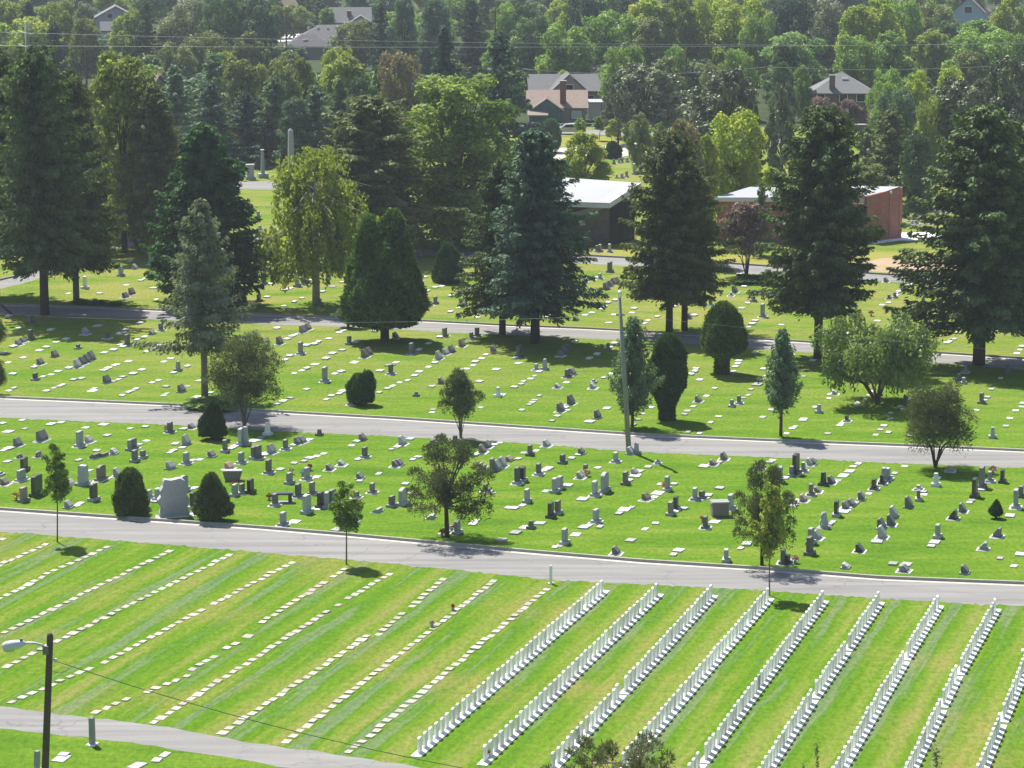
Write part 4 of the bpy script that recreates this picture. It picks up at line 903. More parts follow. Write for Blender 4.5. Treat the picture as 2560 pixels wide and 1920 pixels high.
tree('spruce_tree', 'spruce3', 'brownfir', 1711, 826, 395, 218, 'lower spruce on the grass behind the kerbside one', group=TG)
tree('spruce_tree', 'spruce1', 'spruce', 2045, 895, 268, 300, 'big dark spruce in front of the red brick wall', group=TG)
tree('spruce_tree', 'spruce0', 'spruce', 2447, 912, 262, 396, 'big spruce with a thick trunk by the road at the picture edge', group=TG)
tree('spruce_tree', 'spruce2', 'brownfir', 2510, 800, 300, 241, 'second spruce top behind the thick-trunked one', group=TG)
tree('plum_tree', 'plum', 'purple', 1866, 696, 508, 148, 'purple-leaved plum with a forked trunk in front of the brick hall', bark='bark')
tree('young_pine', 'youngpine', 'pineb', 1581, 1068, 792, 108, 'slim upright pine beside the tall grey lamp pole', group='slim young conifers')
tree('young_pine', 'slim', 'pineb', 1952, 1090, 822, 90, 'slim young pine standing alone above the middle road', group='slim young conifers')
tree('topiary_yew', 'vase', 'yewd', 1668, 1050, 832, 108, 'vase-shaped clipped yew with a broad dark stem beside the slim pine', 'shrub', 'clipped evergreens')
tree('topiary_yew', 'eggtop', 'yew', 1806, 934, 752, 120, 'egg-topped clipped yew in the shade below the kerbside spruce', 'shrub', 'clipped evergreens')
tree('spreading_tree', 'spread', 'spread', 2196, 1010, 796, 318, 'low spreading glossy tree on a short forked trunk')
tree('round_pine', 'roundpine1', 'pine', 2337, 1168, 958, 182, 'round pine with open stems on the kerb of the middle road', group='round pines', bark='bark')
tree('small_pine', 'smallpine', 'pine', 1149, 1096, 925, 108, 'small oval pine on a bare trunk at the middle road', bark='bark_grey')
tree('topiary_yew', 'twin', 'yewd', 902, 1012, 925, 74, 'twin-domed little clipped yew behind a headstone', 'shrub', 'clipped evergreens', rz=0)
tree('topiary_yew', 'bell', 'yewd', 533, 1098, 1000, 80, 'cone-shaped clipped yew against the middle road', 'shrub', 'clipped evergreens')
tree('topiary_yew', 'dome', 'yew', 328, 1288, 1168, 98, 'squat domed clipped yew beside the rugged monument', 'shrub', 'clipped evergreens')
tree('topiary_yew', 'bell', 'yew', 531, 1302, 1180, 106, 'bell-shaped clipped yew on a short trunk by the lower kerb', 'shrub', 'clipped evergreens')
tree('topiary_yew', 'spire', 'yewd', 2490, 1296, 1248, 40, 'tiny pointed clipped yew among the headstones', 'shrub', 'clipped evergreens')
tree('young_tree', 'young0', 'young', 143, 1355, 1112, 82, 'thin young tree at the end of the flat marker rows', group='young roadside trees', bark='bark_grey')
tree('young_tree', 'young1', 'young', 866, 1411, 1207, 88, 'small young tree beside the lower road near the bench', group='young roadside trees', bark='bark_grey')
tree('young_tree', 'young2', 'lime', 1924, 1488, 1213, 100, 'yellow-green young tree in front of the dark pine', group='young roadside trees', bark='bark_grey')
tree('open_pine', 'openpine', 'pine', 1118, 1342, 1094, 228, 'open-crowned pine casting its shadow on the lower road', bark='bark')
tree('open_pine', 'openpine', 'pine', 1905, 1413, 1156, 165, 'dark pine behind the yellow-green young tree', bark='bark')
tree('pine_tree', 'nearpine', 'pinegrey', 1545, 2140, 1848, 355, 'pine top with a bare forked branch at the lower picture edge', bark='dead_wood', rz=1.0)
tree('low_shrub', 'shrub', 'yewd', 205, 762, 748, 50, 'low dark shrub at the foot of the reddish spruce trunk', 'shrub', 'low shrubs along the kerb')
tree('low_shrub', 'shrub', 'yewd', 240, 766, 752, 44, 'low dark shrub in the middle of the kerb row', 'shrub', 'low shrubs along the kerb')
tree('low_shrub', 'shrub', 'yewd', 282, 769, 756, 44, 'low dark shrub ending the kerb row', 'shrub', 'low shrubs along the kerb')
tree('low_shrub', 'shrub', 'green', 545, 1014, 996, 180, 'spreading low juniper under the pale fir', 'shrub')
tree('round_pine', 'roundpine0', 'spruce', -4, 880, 800, 48, 'dark shrub cut by the picture edge near the upper road', group='round pines')
tree('round_pine', 'roundpine1', 'pine', -4, 985, 902, 44, 'olive shrub cut by the picture edge near the middle road', group='round pines')
tree('evergreen_shrub', 'dome', 'navy', 1532, 396, 352, 52, 'dark rounded evergreen at the end of the far headstone row', 'shrub')
tree('evergreen_shrub', 'egg', 'dark', 1376, 380, 296, 56, 'egg-shaped dark evergreen before the brown-roofed house', 'shrub')
tree('low_shrub', 'shrub', 'green', 1462, 617, 598, 44, 'green shrub against the grey brick wall of the hall', 'shrub')
tree('low_shrub', 'shrub', 'yewd', 1875, 706, 690, 130, 'low hedge-like shrub at the foot of the purple plum', 'shrub')
tree('tall_weed', 'weed', 'pinegrey', 2046, 1990, 1858, 26, 'thin dry weed stalk at the lower picture edge', 'weed', 'weeds')
tree('tall_weed', 'weed', 'pinegrey', 2345, 2020, 1866, 46, 'blurred dry weed clump at the lower picture edge', 'weed', 'weeds')
tree('tall_weed', 'weed', 'pinegrey', 2012, 1995, 1908, 20, 'short dry weed tip beside the thin stalk', 'weed', 'weeds')
# bare branch of the near pine
Pb = G(1545, 2140); D = Pb[1] - .6
br = MB()
def bp(l): return [ATD(x, y, D) for x, y in l]
br.tube(bp([(1478, 1925), (1482, 1908), (1520, 1907), (1552, 1906)]), [.05, .05, .035, .02], 6); br.tube(bp([(1482, 1908), (1472, 1894), (1457, 1881)]), [.045, .03, .015], 6)
br.tube(bp([(1476, 1900), (1484, 1890), (1488, 1884)]), [.02, .012, .006], 5); br.tube(bp([(1552, 1906), (1570, 1892), (1592, 1886)]), [.016, .01, .006], 5); br.tube(bp([(1552, 1906), (1565, 1914)]), [.02, .008], 5)
pt = [o for o in bpy.data.objects if o.name.startswith('pine_tree') and o.parent is None][0]
o = mobj('bare_branch', br.mesh('bare_branch', True), M['dead_wood']); o.parent = pt
bpy.context.view_layer.update(); o.matrix_parent_inverse = pt.matrix_world.inverted(); o['label'] = 'bare sunlit forked branch'

for a in """35,0,130,12,dec0,olive;302,42,56,8.4,dec1,lime;75,2,120,13,conif,navy;150,5,120,12,dec2,olive;70,48,170,10,dec0,lime;140,55,100,11,conif2,navy;215,8,70,12,dec3,silver;215,48,85,10,dec1,olive;336,26,80,11,dec3,olive;368,0,85,13,conif2,dark;430,40,115,10,dec4,silver;480,0,130,13,dec0,silver;560,-5,120,14,dec2,dark;610,5,100,13,dec3,dark;650,-5,110,14,dec1,bluegreen;520,84,140,10,dec2,oliveg;440,110,110,9,dec0,oliveg;620,84,120,10,dec4,oliveg;562,132,80,9,dec1,lime;690,15,60,7,dec1,olive;735,14,95,7,dec0,olive;800,-4,80,8,conif2,navy;818,22,55,7,dec1,green;952,8,80,13,conif2,navy;1010,-4,90,14,dec3,bluegreen;1090,0,100,13,dec1,bluegreen;1180,-5,110,14,conif2,navy;1262,10,80,11,dec0,green;1080,30,160,10,dec0,mint;892,54,130,9,dec2,oliveg;962,76,55,8,conif,navy;985,48,70,9,dec1,green;1192,56,100,9,dec4,green;1235,98,70,8,dec1,green;
440,160,150,17,conif,bluegreen;535,132,160,19,conif2,bluegreen;600,148,130,16,dec3,oliveg;655,163,60,9,dec1,yellow;700,150,120,13,dec0,oliveg;690,190,150,16,conif2,bluegreen;762,152,110,13,dec4,olive;830,126,65,9,dec1,lime;862,122,60,9,dec0,lime;870,142,140,14,dec1,olive;950,162,105,15,conif2,dark;1000,136,140,14,dec2,brown;790,212,150,17,conif2,bluegreen;850,195,130,16,conif,bluegreen;690,256,110,10,dec2,brown;620,230,150,15,conif2,navy;530,205,150,18,conif2,navy;740,250,120,14,dec3,bluegreen;905,200,120,14,dec4,dark;
1330,42,110,12,dec0,dark;1310,10,100,13,dec3,dark;1420,12,105,11,dec4,lime;1465,-6,120,14,dec2,navy;1345,45,140,11,dec2,green;1410,66,150,11,dec0,green;1540,34,170,12,dec0,green;1480,46,130,11,dec4,green;1565,-6,110,14,conif2,navy;1620,-4,120,14,dec1,lime;1692,-4,130,14,dec4,olive;1762,-4,120,14,dec2,lime;1850,0,160,14,dec0,lime;1622,46,110,12,dec3,oliveg;1702,56,110,8.5,dec4,olive;1810,56,120,9,dec1,dark;1892,36,100,12,dec2,green;1660,148,130,10,dec4,oliveg;1785,160,80,9,dec0,oliveg;1842,128,100,10,dec2,green;1355,158,40,6,dec3,lime;1407,176,34,5,dec1,lime;1505,186,56,4,dec2,dark;
1340,110,120,7,dec4,bluegreen;1440,120,120,7,dec1,dark;1560,118,130,10,dec2,green;1690,116,60,8,dec0,green;
1980,-4,130,14,dec2,navy;2062,-4,120,13,dec0,silver;2142,16,125,13,dec1,lime;2200,-5,140,14,dec4,lime;2255,5,120,13,dec2,green;2332,12,130,12,dec0,oliveg;2372,56,115,10,dec3,dark;2518,-4,125,13,dec4,yellow;2442,52,140,10,dec1,green;1982,84,165,10,dec0,mint;2132,92,125,10,dec2,green;2222,82,130,10,dec4,green;2332,76,110,10,dec1,olive;2450,76,190,11,dec0,green;2545,90,110,11,dec2,green;1952,158,70,10,dec1,dark;2004,166,70,8,dec4,green;2212,176,95,9,dec0,green;2290,182,120,10,dec4,yellow;2372,172,95,10,dec1,yellow;2216,208,90,8,dec2,green;2245,225,110,9,dec0,bluegreen;1960,110,110,10,dec3,dark;2420,130,120,10,dec3,oliveg;
2222,272,175,10.5,conif2,brownfir;2165,322,75,7,dec3,dark;2290,330,90,9,dec1,dark;2320,250,90,11,dec2,olive;1455,332,165,8,dec4,yellow;1832,284,175,11,dec0,lime;1708,305,130,13,dec3,brown;1760,340,80,10,dec1,lime;1925,420,70,5,dec3,yellow;1902,455,75,7,conif,dark;1885,260,80,11,conif,brownfir;2180,415,150,5,dec4,oliveg;1600,285,80,7,dec4,oliveg;
15,170,160,13,conif2,navy;60,215,130,13,conif,spruce;290,330,160,10.6,spruce1,spruce;420,330,120,10.6,conif2,spruce;330,180,90,10,dec1,green;300,160,70,9,dec0,green;400,230,70,9,dec3,bluegreen;245,230,170,14,dec1,oliveg;100,260,150,13,conif2,brownfir""".replace('\n', '').split(';'):
    x, y, wd, h, ar, mt = a.split(','); con = ar[0] in 'cs'
    CD = dict(olive='olive', navy='blackish green', lime='bright green', silver='silvery', dark='dark', oliveg='grey-green', green='leafy green', mint='light green', bluegreen='bluish green', brown='brownish', yellow='yellow-green', brownfir='brown-green', spruce='deep green')[mt]
    btree(CD + (' conifer' if con else ' broadleaf tree'), ar, mt, float(x), float(y), float(wd), float(h), 'conifer' if con else 'broadleaf_tree')
for x, y, wd, h in ((1612, 162, 215, 10), (1812, 176, 215, 13), (1955, 212, 95, 12), (2400, 202, 245, 13), (2515, 152, 190, 15), (1545, 210, 90, 8)):
    btree('dark chestnut tree with silvery sheen', 'chest', 'chest', x, y, wd, h, 'chestnut_tree')
for x, y, wd, h in ((2052, 244, 90, 5.5), (2124, 250, 78, 5), (2192, 262, 66, 4.5)):
    btree('purple-leaved tree', 'plum', 'purple', x, y, wd, h, 'plum_tree')
for x, b, t, wd in ((1450, 352, 295, 34), (1497, 352, 292, 40), (1530, 366, 298, 34), (1573, 394, 302, 44), (1612, 388, 306, 42), (1648, 378, 306, 36)):
    r = tree('young_tree', 'young%d' % (x % 3), 'green' if x != 1530 else 'lime', x, b, t, wd, None, bark='bark_grey'); reg(r, 'slim young street tree', 'tree', x, t, 'young street trees')
for i in range(34):
    btree('tree of the farthest rows', 'dec%d' % (i % 5), ('green', 'olive', 'dark', 'bluegreen', 'lime')[i % 5], -60 + i * 80 + rng.normal() * 15, -46 + rng.normal() * 10, 110, 9 + rng.random() * .6)
for i in range(26):
    x = 30 + i * 100 + rng.normal() * 20
    if 660 < x < 970 or 1290 < x < 1560 or 1690 < x < 1790 or 2040 < x < 2200: continue
    btree('shrubby tree among the gardens', 'dec%d' % (i % 5), ('green', 'oliveg', 'dark', 'olive')[i % 4], x, 105 + rng.normal() * 12 + (40 if i % 2 else 0), 95, 5.5)

# undergrowth between the far trunks
for i in range(130):
    y = 40 + 255 * ((i * .618) % 1) + rng.normal() * 6; x = -20 + (i * 2560 / 70 * 7.37) % 2600
    if (1290 < x < 1700 and y > 225) or (2020 < x < 2200 and 180 < y) or (1480 < x < 1660): continue
    if 660 < x < 960 and y < 150: continue
    P = G(x, y); r = tree('garden_shrub', 'shrub', ('green', 'dark', 'oliveg', 'bluegreen')[i % 4], x, y, y, 0, None, 'shrub', None, H=2.6 + rng.random() * 2.2, W=5 + rng.random() * 4)
    reg(r, ('leafy green', 'dark', 'grey-green', 'bluish green')[i % 4] + ' garden shrub', 'shrub', x, y, 'shrubs between the far houses')

# ------------------------------------------------------------------ buildings
def quad_mesh(name, quads): 
    m = MB()
    for q in quads: m.add(q, [tuple(range(len(q)))])
    return m.mesh(name)
def house(label, px, py, w, d, eh, rh, yaw, wall, roof, hip=False, ridge='x', over=.4, chim=None, wins=(), dorm=None, cat='house', doorx=None, vents=0, sky=None, chimmat='brick_chim'):
    P = G(px, py); r = empty('house', (P[0], P[1], 0), yaw); props(r, label, cat, 'houses of the suburb')
    b = MB(); b.box((0, 0, -.1), (w, d, eh + .1))
    if not hip:
        if ridge == 'x':
            for sx in (-1, 1): b.add([(sx * w / 2, -d / 2, eh), (sx * w / 2, d / 2, eh), (sx * w / 2, 0, rh - .15)], [(0, 1, 2)])
        else:
            for sy in (-1, 1): b.add([(-w / 2, sy * d / 2, eh), (w / 2, sy * d / 2, eh), (0, sy * d / 2, rh - .15)], [(0, 1, 2)])
    mobj('wall', b.mesh('wall'), M[wall], r)
    t = .14; R_ = MB(); o = over; W2, D2 = w / 2 + o, d / 2 + o
    k = (rh - eh)
    ez = eh - o * k / ((d if ridge == 'x' else w) / 2) * .7
    def slab(q):
        q = [np.array(p, float) for p in q]; n = len(q)
        R_.add(q + [p + np.array([0, 0, t]) for p in q], [tuple(range(n))[::-1], tuple(range(n, 2 * n))] + [(i, (i + 1) % n, n + (i + 1) % n, n + i) for i in range(n)])
    if hip:
        rl = max(.3, (w - d) / 2); A, B_ = (-rl, 0, rh), (rl, 0, rh)
        c_ = [(-W2, -D2, ez), (W2, -D2, ez), (W2, D2, ez), (-W2, D2, ez)]
        slab([c_[0], c_[1], B_, A]); slab([c_[2], c_[3], A, B_]); slab([c_[1], c_[2], B_]); slab([c_[3], c_[0], A])
    elif ridge == 'x':
        slab([(-W2, -D2, ez), (W2, -D2, ez), (W2, 0, rh), (-W2, 0, rh)]); slab([(W2, D2, ez), (-W2, D2, ez), (-W2, 0, rh), (W2, 0, rh)])
    else:
        slab([(-W2, D2, ez), (-W2, -D2, ez), (0, -D2, rh), (0, D2, rh)]); slab([(W2, -D2, ez), (W2, D2, ez), (0, D2, rh), (0, -D2, rh)])
    rf = mobj('roof', R_.mesh('roof'), M[roof], r)
    if chim:
        cx, cy, cw, ct = chim; zb = eh * .8
        ch = mobj('chimney', MB().box((cx, cy, zb), (cw, cw * .8, ct - zb)).mesh('chimney'), M[chimmat], rf)
        mobj('chimney_cap', MB().box((cx, cy, ct), (cw + .16, cw * .8 + .16, .12)).mesh('chimney_cap'), M['stone_g'], ch)
    for i in range(vents): mobj('roof_vent', MB().box((-w * .32 + i * w * .12, -d * .12, eh + k * .74), (.4, .4, .55)).mesh('roof_vent'), M['skylight'], rf)
    if sky: 
        sx, sy, sz_ = sky; mobj('skylight', MB().box((sx, sy, sz_), (.9, .8, .25)).mesh('skylight'), M['skylight'], rf)
    for wx, wz, ww, wh in wins:
        f = mobj('window', MB().box((wx, -d / 2 - .03, wz), (ww + .2, .1, wh + .2)).mesh('window'), M['white_paint'], r)
        mobj('pane', MB().box((wx, -d / 2 - .085, wz + .1), (ww, .04, wh)).mesh('pane'), M['glass_dark'], f)
    return r
s1 = SC(G(1400, 316))
# brown-roofed house with the teal gable
h1 = house('brown-roofed house with a teal front gable and tall brick chimney', 1392, 306, 142 / s1, 8.5, 2.45, 4.5, 0, 'pinkgrey_wall', 'roof_brown', chim=((1406.5 - 1392) / s1, -3.2, .85, 6.1))
P1 = G(1392, 306)
gw = 78 / s1; gxx = (1365 - 1392) / s1
g = MB(); g.add([(gxx - gw / 2, -5.6, 2.2), (gxx + gw / 2, -5.6, 2.2), (gxx, -5.6, 3.65), (gxx - gw / 2, -2, 2.2), (gxx + gw / 2, -2, 2.2), (gxx, -1.2, 3.65)], [(0, 1, 2), (0, 3, 4, 1)])
g.box((gxx, -3.4, 0), (gw - .2, 4.2, 2.2)); mobj('gable', g.mesh('gable'), M['teal_wall'], h1)
g = MB()
for sx in (-1, 1):
    q = [(gxx + sx * (gw / 2 + .25), -5.9, 2.05), (gxx, -5.9, 3.74), (gxx, -.6, 3.74), (gxx + sx * (gw / 2 + .25), -2.4, 2.05)]
    g.add(q + [(a, b, c_ + .12) for a, b, c_ in q], [(0, 1, 2, 3), (4, 5, 6, 7), (0, 1, 5, 4), (1, 2, 6, 5), (2, 3, 7, 6), (3, 0, 4, 7)])
mobj('gable_roof', g.mesh('gable_roof'), M['roof_brown'], h1)
g = MB(); a0 = gxx - 1.2; g.add([(a0 - 1.5, -7.6, 1.55), (a0 + 1.4, -7.6, 1.55), (a0 + 1.4, -5.65, 2.05), (a0 - 1.5, -5.65, 2.05)] + [(a0 - 1.5, -7.6, 1.7), (a0 + 1.4, -7.6, 1.7), (a0 + 1.4, -5.65, 2.2), (a0 - 1.5, -5.65, 2.2)], [(0, 1, 2, 3), (4, 5, 6, 7), (0, 1, 5, 4), (1, 2, 6, 5), (2, 3, 7, 6), (3, 0, 4, 7)])
mobj('porch_roof', g.mesh('porch_roof'), M['roof_brown'], h1)
wx = (1440.5 - 1392) / s1
f = mobj('window', MB().box((wx, -4.28, .75), (1.75, .1, 1.45)).mesh('window'), M['black_metal'], h1); mobj('pane', MB().box((wx, -4.35, .85), (1.55, .06, 1.25)).mesh('pane'), M['glass_pale'], f)
house('grey-roofed house with a tan front gable behind the brown roof', 1418, 270, 11.5, 9, 2.9, 5.0, .05, 'tan_wall', 'roof_grey', wins=((3, 1, 1.2, 1.1),))
hx = house('tan gable wing of the grey-roofed house', 1420, 277, 5.0, 6, 3.2, 5.6, .05, 'tan_wall', 'roof_grey', ridge='y', wins=((0, 3.1, 1.0, .9),), cat='house wing')
house('brown-roofed cottage with a brick side above the grey roof', 1512, 236, 5.4, 6, 2.6, 4.6, .3, 'brick_brown', 'roof_brown', chim=(-1.2, .5, .3, 5.6))
s4 = SC(G(2100, 304))
house('two-storey brick house with a grey hipped roof and dark chimney', 2101, 300, 8.1, 7.6, 4.3, 6.7, -.05, 'brick_brown', 'roof_grey', hip=True, chim=(-1.5, -3.3, .8, 6.6), wins=((2.7, 2.9, 1.35, 1.0), (.1, 2.9, 1.0, 1.0), (-3.1, 2.9, 1.0, 1.0)), sky=(.45, -1.2, 5.9), over=.6, chimmat='brick_brown')
house('lavender-sided house with a small gable window', 290, 92, 8.2, 8, 4.3, 6.6, .15, 'lav_wall', 'roof_grey', ridge='y', wins=((-1.2, 4.0, 1.1, 1.1),))
house('small grey-roofed annex below the lavender house', 281, 106, 4.2, 5, 2.6, 4.2, .15, 'lav_wall', 'roof_grey')
house('white house behind the lavender one', 262, 50, 6, 6, 3.4, 5.0, 0, 'white_paint', 'roof_grey')
house('low brown-roofed house half hidden by the dark conifers', 356, 262, 5.0, 8, 2.5, 4.5, -.2, 'tan_wall', 'roof_brown', sky=(-1.0, -1.6, 3.6))
house('long dark-roofed house with a line of roof vents', 836, 136, 15.5, 10, 2.8, 5.6, .06, 'tan_wall', 'roof_dark', hip=True, vents=5)
house('dark-roofed wing with a skylight and pinkish brick wall', 772, 146, 8.5, 6, 2.5, 4.4, .06, 'pinkgrey_wall', 'roof_dark', hip=True, sky=(-.6, -1.4, 3.5))
house('grey-roofed house with a red chimney and dormer', 876, 84, 8.8, 8, 2.6, 5.6, .05, 'tan_wall', 'roof_grey', chim=(-.2, -2.2, .95, 5.0), over=.3)
hd = house('blue dormer wing of the grey-roofed house with red chimney', 902, 88, 4.0, 5, 2.9, 4.2, .05, 'blue_wall', 'roof_grey', ridge='y', cat='house wing')
house('pale blue gabled house high among the trees', 2428, 72, 7.0, 8, 3.9, 7.2, -.35, 'blue_wall', 'roof_brown', ridge='y', wins=((0, 3.6, 1.6, 1.4),))
house('tan gabled house between the bright green trees', 1742, 176, 4.6, 6, 2.8, 4.2, .4, 'tan_wall', 'roof_brown', ridge='y')
house('flat grey-roofed house above the chestnut tree', 1595, 205, 6.2, 6, 2.6, 3.8, 0, 'tan_wall', 'roof_grey')
house('purple-brown roofed house at the end of the steep street', 2288, 150, 4.5, 6, 2.6, 4.2, .3, 'tan_wall', 'roof_dark', ridge='y')
house('brown-roofed house end behind the dark trees', 705, 52, 6, 7, 2.6, 5, .5, 'tan_wall', 'roof_brown')
# carport and small white garage
def shed(label, px, py, w, d, h, wall, roof):
    P = G(px, py); r = empty('carport', (P[0], P[1], 0), .05); props(r, label, 'shed')
    mobj('wall', MB().box((0, d / 2 - .1, 0), (w, .2, h)).mesh('wall'), M[wall], r)
    for sx in (-1, 1): mobj('post', MB().box((sx * (w / 2 - .1), -d / 2 + .1, 0), (.14, .14, h)).mesh('post'), M['white_paint'], r)
    mobj('roof', MB().box((0, 0, h), (w + .4, d + .4, .2)).mesh('roof'), M[roof], r)
shed('flat white carport roof between the dark conifers', 412, 222, 4.6, 5, 2.5, 'grey_paint', 'roof_white')
shed('small white garage beside the brown-roofed house', 1488, 300, 2.0, 5, 2.6, 'white_paint', 'roof_white')

# white-roofed hall, front wing and glass side
b = empty('memorial_hall', G(1523, 613), 0); props(b, 'low brick memorial hall with a sloping white roof and dark glass side', 'building')
bpos = G(1523, 613)
def loc(p): return np.array(p) - bpos
C1 = np.array([*G(1523, 613)[:2], 0]); C0 = np.array([*G(1380, 603)[:2], 0])
hC1, hC0 = HGT(C1, 516), HGT(C0, 556)
inn = np.array([.15, 5.0, 0])
qq = [C0, C1, C1 + np.array([0, 0, hC1]), C0 + np.array([0, 0, hC0])]
def thick(q, off):
    q = [loc(p) for p in q]; o_ = np.array(off, float); n = len(q)
    return MB().add(q + [p + o_ for p in q], [tuple(range(n))[::-1], tuple(range(n, 2 * n))] + [(i, (i + 1) % n, n + (i + 1) % n, n + i) for i in range(n)])
mobj('front_wall', thick(qq, (0, .3, 0)).mesh('front_wall'), M['brick_grey'], b)
# lower front roof with a pale fascia
e0 = C0 + np.array([-.1, -.35, hC0]); e1 = C1 + np.array([.1, -.35, hC1])
mobj('fascia', thick([e0, e1, e1 + np.array([0, 0, .42]), e0 + np.array([0, 0, .42])], (0, .18, 0)).mesh('fascia'), M['roof_white'], b)
mobj('lower_roof', thick([e0 + np.array([0, .2, .3]), e1 + np.array([0, .2, .3]), e1 + np.array([-.3, 3.6, .05]), e0 + np.array([-.3, 3.6, .05])], (0, 0, -.15)).mesh('lower_roof'), M['roof_cream'], b)
# main roof
zf = HGT(C1, 507) + .1
FLp = G(1300, 500, zf); FRp = G(1521, 507.5, zf); BRp = G(1600, 457, zf + 1.3); BLp = G(1372, 441, zf + 1.3)
BRp[1] = max(BRp[1], FRp[1] + 4)
mobj('main_roof', thick([FLp, FRp, BRp, BLp], (0, 0, -.08)).mesh('main_roof'), M['roof_white'], b)
mobj('front_fascia', thick([FLp - [0, 0, .5], FRp - [0, 0, .5], FRp - [0, 0, .085], FLp - [0, 0, .085]], (0, .15, 0)).mesh('front_fascia'), M['lamp_grey'], b)
mobj('side_fascia', thick([FRp + [.02, 0, -.5], BRp + [.02, 0, -.5], BRp + [.02, 0, .02], FRp + [.02, 0, .02]], (.12, 0, 0)).mesh('side_fascia'), M['lamp_grey'], b)
BG = np.array([BRp[0] - .5, BRp[1] - .5, 0]); F2 = C1 + np.array([.02, .32, 0])
mobj('glass_wall', thick([F2, BG, BG + [0, 0, BRp[2] - .5], F2 + [0, 0, FRp[2] - .55]], (-.2, .1, 0)).mesh('glass_wall'), M['glass_dark'], b)
gm_ = MB()
for k in range(7):
    p = F2 + (BG - F2) * k / 6; hh = (FRp[2] - .6) + (BRp[2] - FRp[2]) * k / 6
    gm_.box(loc(p + np.array([.12, -.1, 0])), (.06, .06, hh))
mobj('mullions', gm_.mesh('mullions'), M['black_metal'], b)
BL0 = np.array([BLp[0] + .5, BLp[1] - .5, 0]); FL0 = np.array([FLp[0] + .4, FLp[1] + 1.2, 0])
mobj('back_wall', thick([BL0, BG, BG + [0, 0, BRp[2] - .3], BL0 + [0, 0, BLp[2] - .3]], (0, -.2, 0)).mesh('back_wall'), M['brick_grey'], b)
mobj('clerestory', thick([FL0, F2 + [-.6, 1.0, 0], F2 + [-.6, 1.0, FRp[2] - .5], FL0 + [0, 0, FLp[2] - .5]], (0, .2, 0)).mesh('clerestory'), M['brick_grey'], b)
# red brick hall
b2 = empty('brick_hall', G(2165, 606), 0); props(b2, 'red brick hall with a slanting white roof and tall plain end wall', 'building'); bpos = G(2165, 606)
A = np.array([*G(2165, 606)[:2], 0]); Bc = np.array([*G(2254, 594)[:2], 0]); hA, hB = HGT(A, 491), HGT(Bc, 468)
mobj('end_wall', thick([A, Bc, Bc + [0, 0, hB], A + [0, 0, hA]], (-.1, .4, 0)).mesh('end_wall'), M['brick_red'], b2)
dd = np.array([-1.0, 9.0, 0])
Lf = np.array([*G(1792, 606)[:2], 0]); hL = HGT(Lf, 503); Lr = np.array([*G(1990, 607)[:2], 0])
mobj('front_wall', thick([Lf, Lr, Lr + [0, 0, hL], Lf + [0, 0, hL]], (0, .3, 0)).mesh('front_wall'), M['brick_red'], b2)
mobj('fascia', thick([Lf + [-.25, -.3, hL], Lr + [0, -.3, hL], Lr + [0, -.3, hL + .42], Lf + [-.25, -.3, hL + .42]], (0, .2, 0)).mesh('fascia'), M['lamp_grey'], b2)
kb = G(1874, 467, hL + .6); kc = G(2010, 470, hL + .6)
mobj('main_roof', thick([Lf + [-.25, -.1, hL + .38], Lr + [0, -.1, hL + .38], kc, kb], (0, 0, -.12)).mesh('main_roof'), M['roof_white'], b2)
w0 = np.array([kb[0], kb[1], 0]) + [0, -.4, 0]
mobj('side_wall', thick([Lf + [.05, .3, 0], w0, w0 + [0, 0, hL], Lf + [.05, .3, hL]], (.3, 0, 0)).mesh('side_wall'), M['brick_red'], b2)
qb = G(2120, 464, hA + .25); qc = G(2249, 466.5, hB + .1); A2 = np.array([*G(2110, 600)[:2], 0])
mobj('wing_roof', thick([A + [0, .3, hA - .15], Bc + [-.1, .42, hB - .15], qc, qb], (0, 0, -.12)).mesh('wing_roof'), M['roof_white'], b2)
pw = np.array([qb[0], qb[1], 0])
qg = np.array([qc[0], qc[1], 0]); mobj('side_wall', thick([Bc + [0, .4, 0], qg + [.1, 0, 0], qg + [.1, 0, hB - .05], Bc + [0, .4, hB - .05]], (-.3, 0, 0)).mesh('side_wall'), M['brick_red'], b2)
mobj('parapet_wall', thick([A + [0, .1, 0], pw, pw + [0, 0, hA + .3], A + [0, .1, hA]], (-.25, 0, 0)).mesh('parapet_wall'), M['brick_grey'], b2)
mobj('link_wall', thick([Lr + [0, .1, 0], A + [-.2, .5, 0], A + [-.2, .5, hA - .8], Lr + [0, .1, hL]], (0, .3, 0)).mesh('link_wall'), M['brick_red'], b2)
mobj('downpipe', thick([A + (Bc - A) * .66 + [-.05, -.1, 0], A + (Bc - A) * .66 + [.05, -.1, 0], A + (Bc - A) * .66 + [.05, -.1, 4.4], A + (Bc - A) * .66 + [-.05, -.1, 4.4]], (0, .08, 0)).mesh('downpipe'), M['stone_r'], b2)
mobj('lamp', thick([A + (Bc - A) * .66 + [-.1, -.25, 4.5], A + (Bc - A) * .66 + [.1, -.25, 4.5], A + (Bc - A) * .66 + [.1, -.25, 4.75], A + (Bc - A) * .66 + [-.1, -.25, 4.75]], (0, .2, 0)).mesh('lamp'), M['white_paint'], b2)

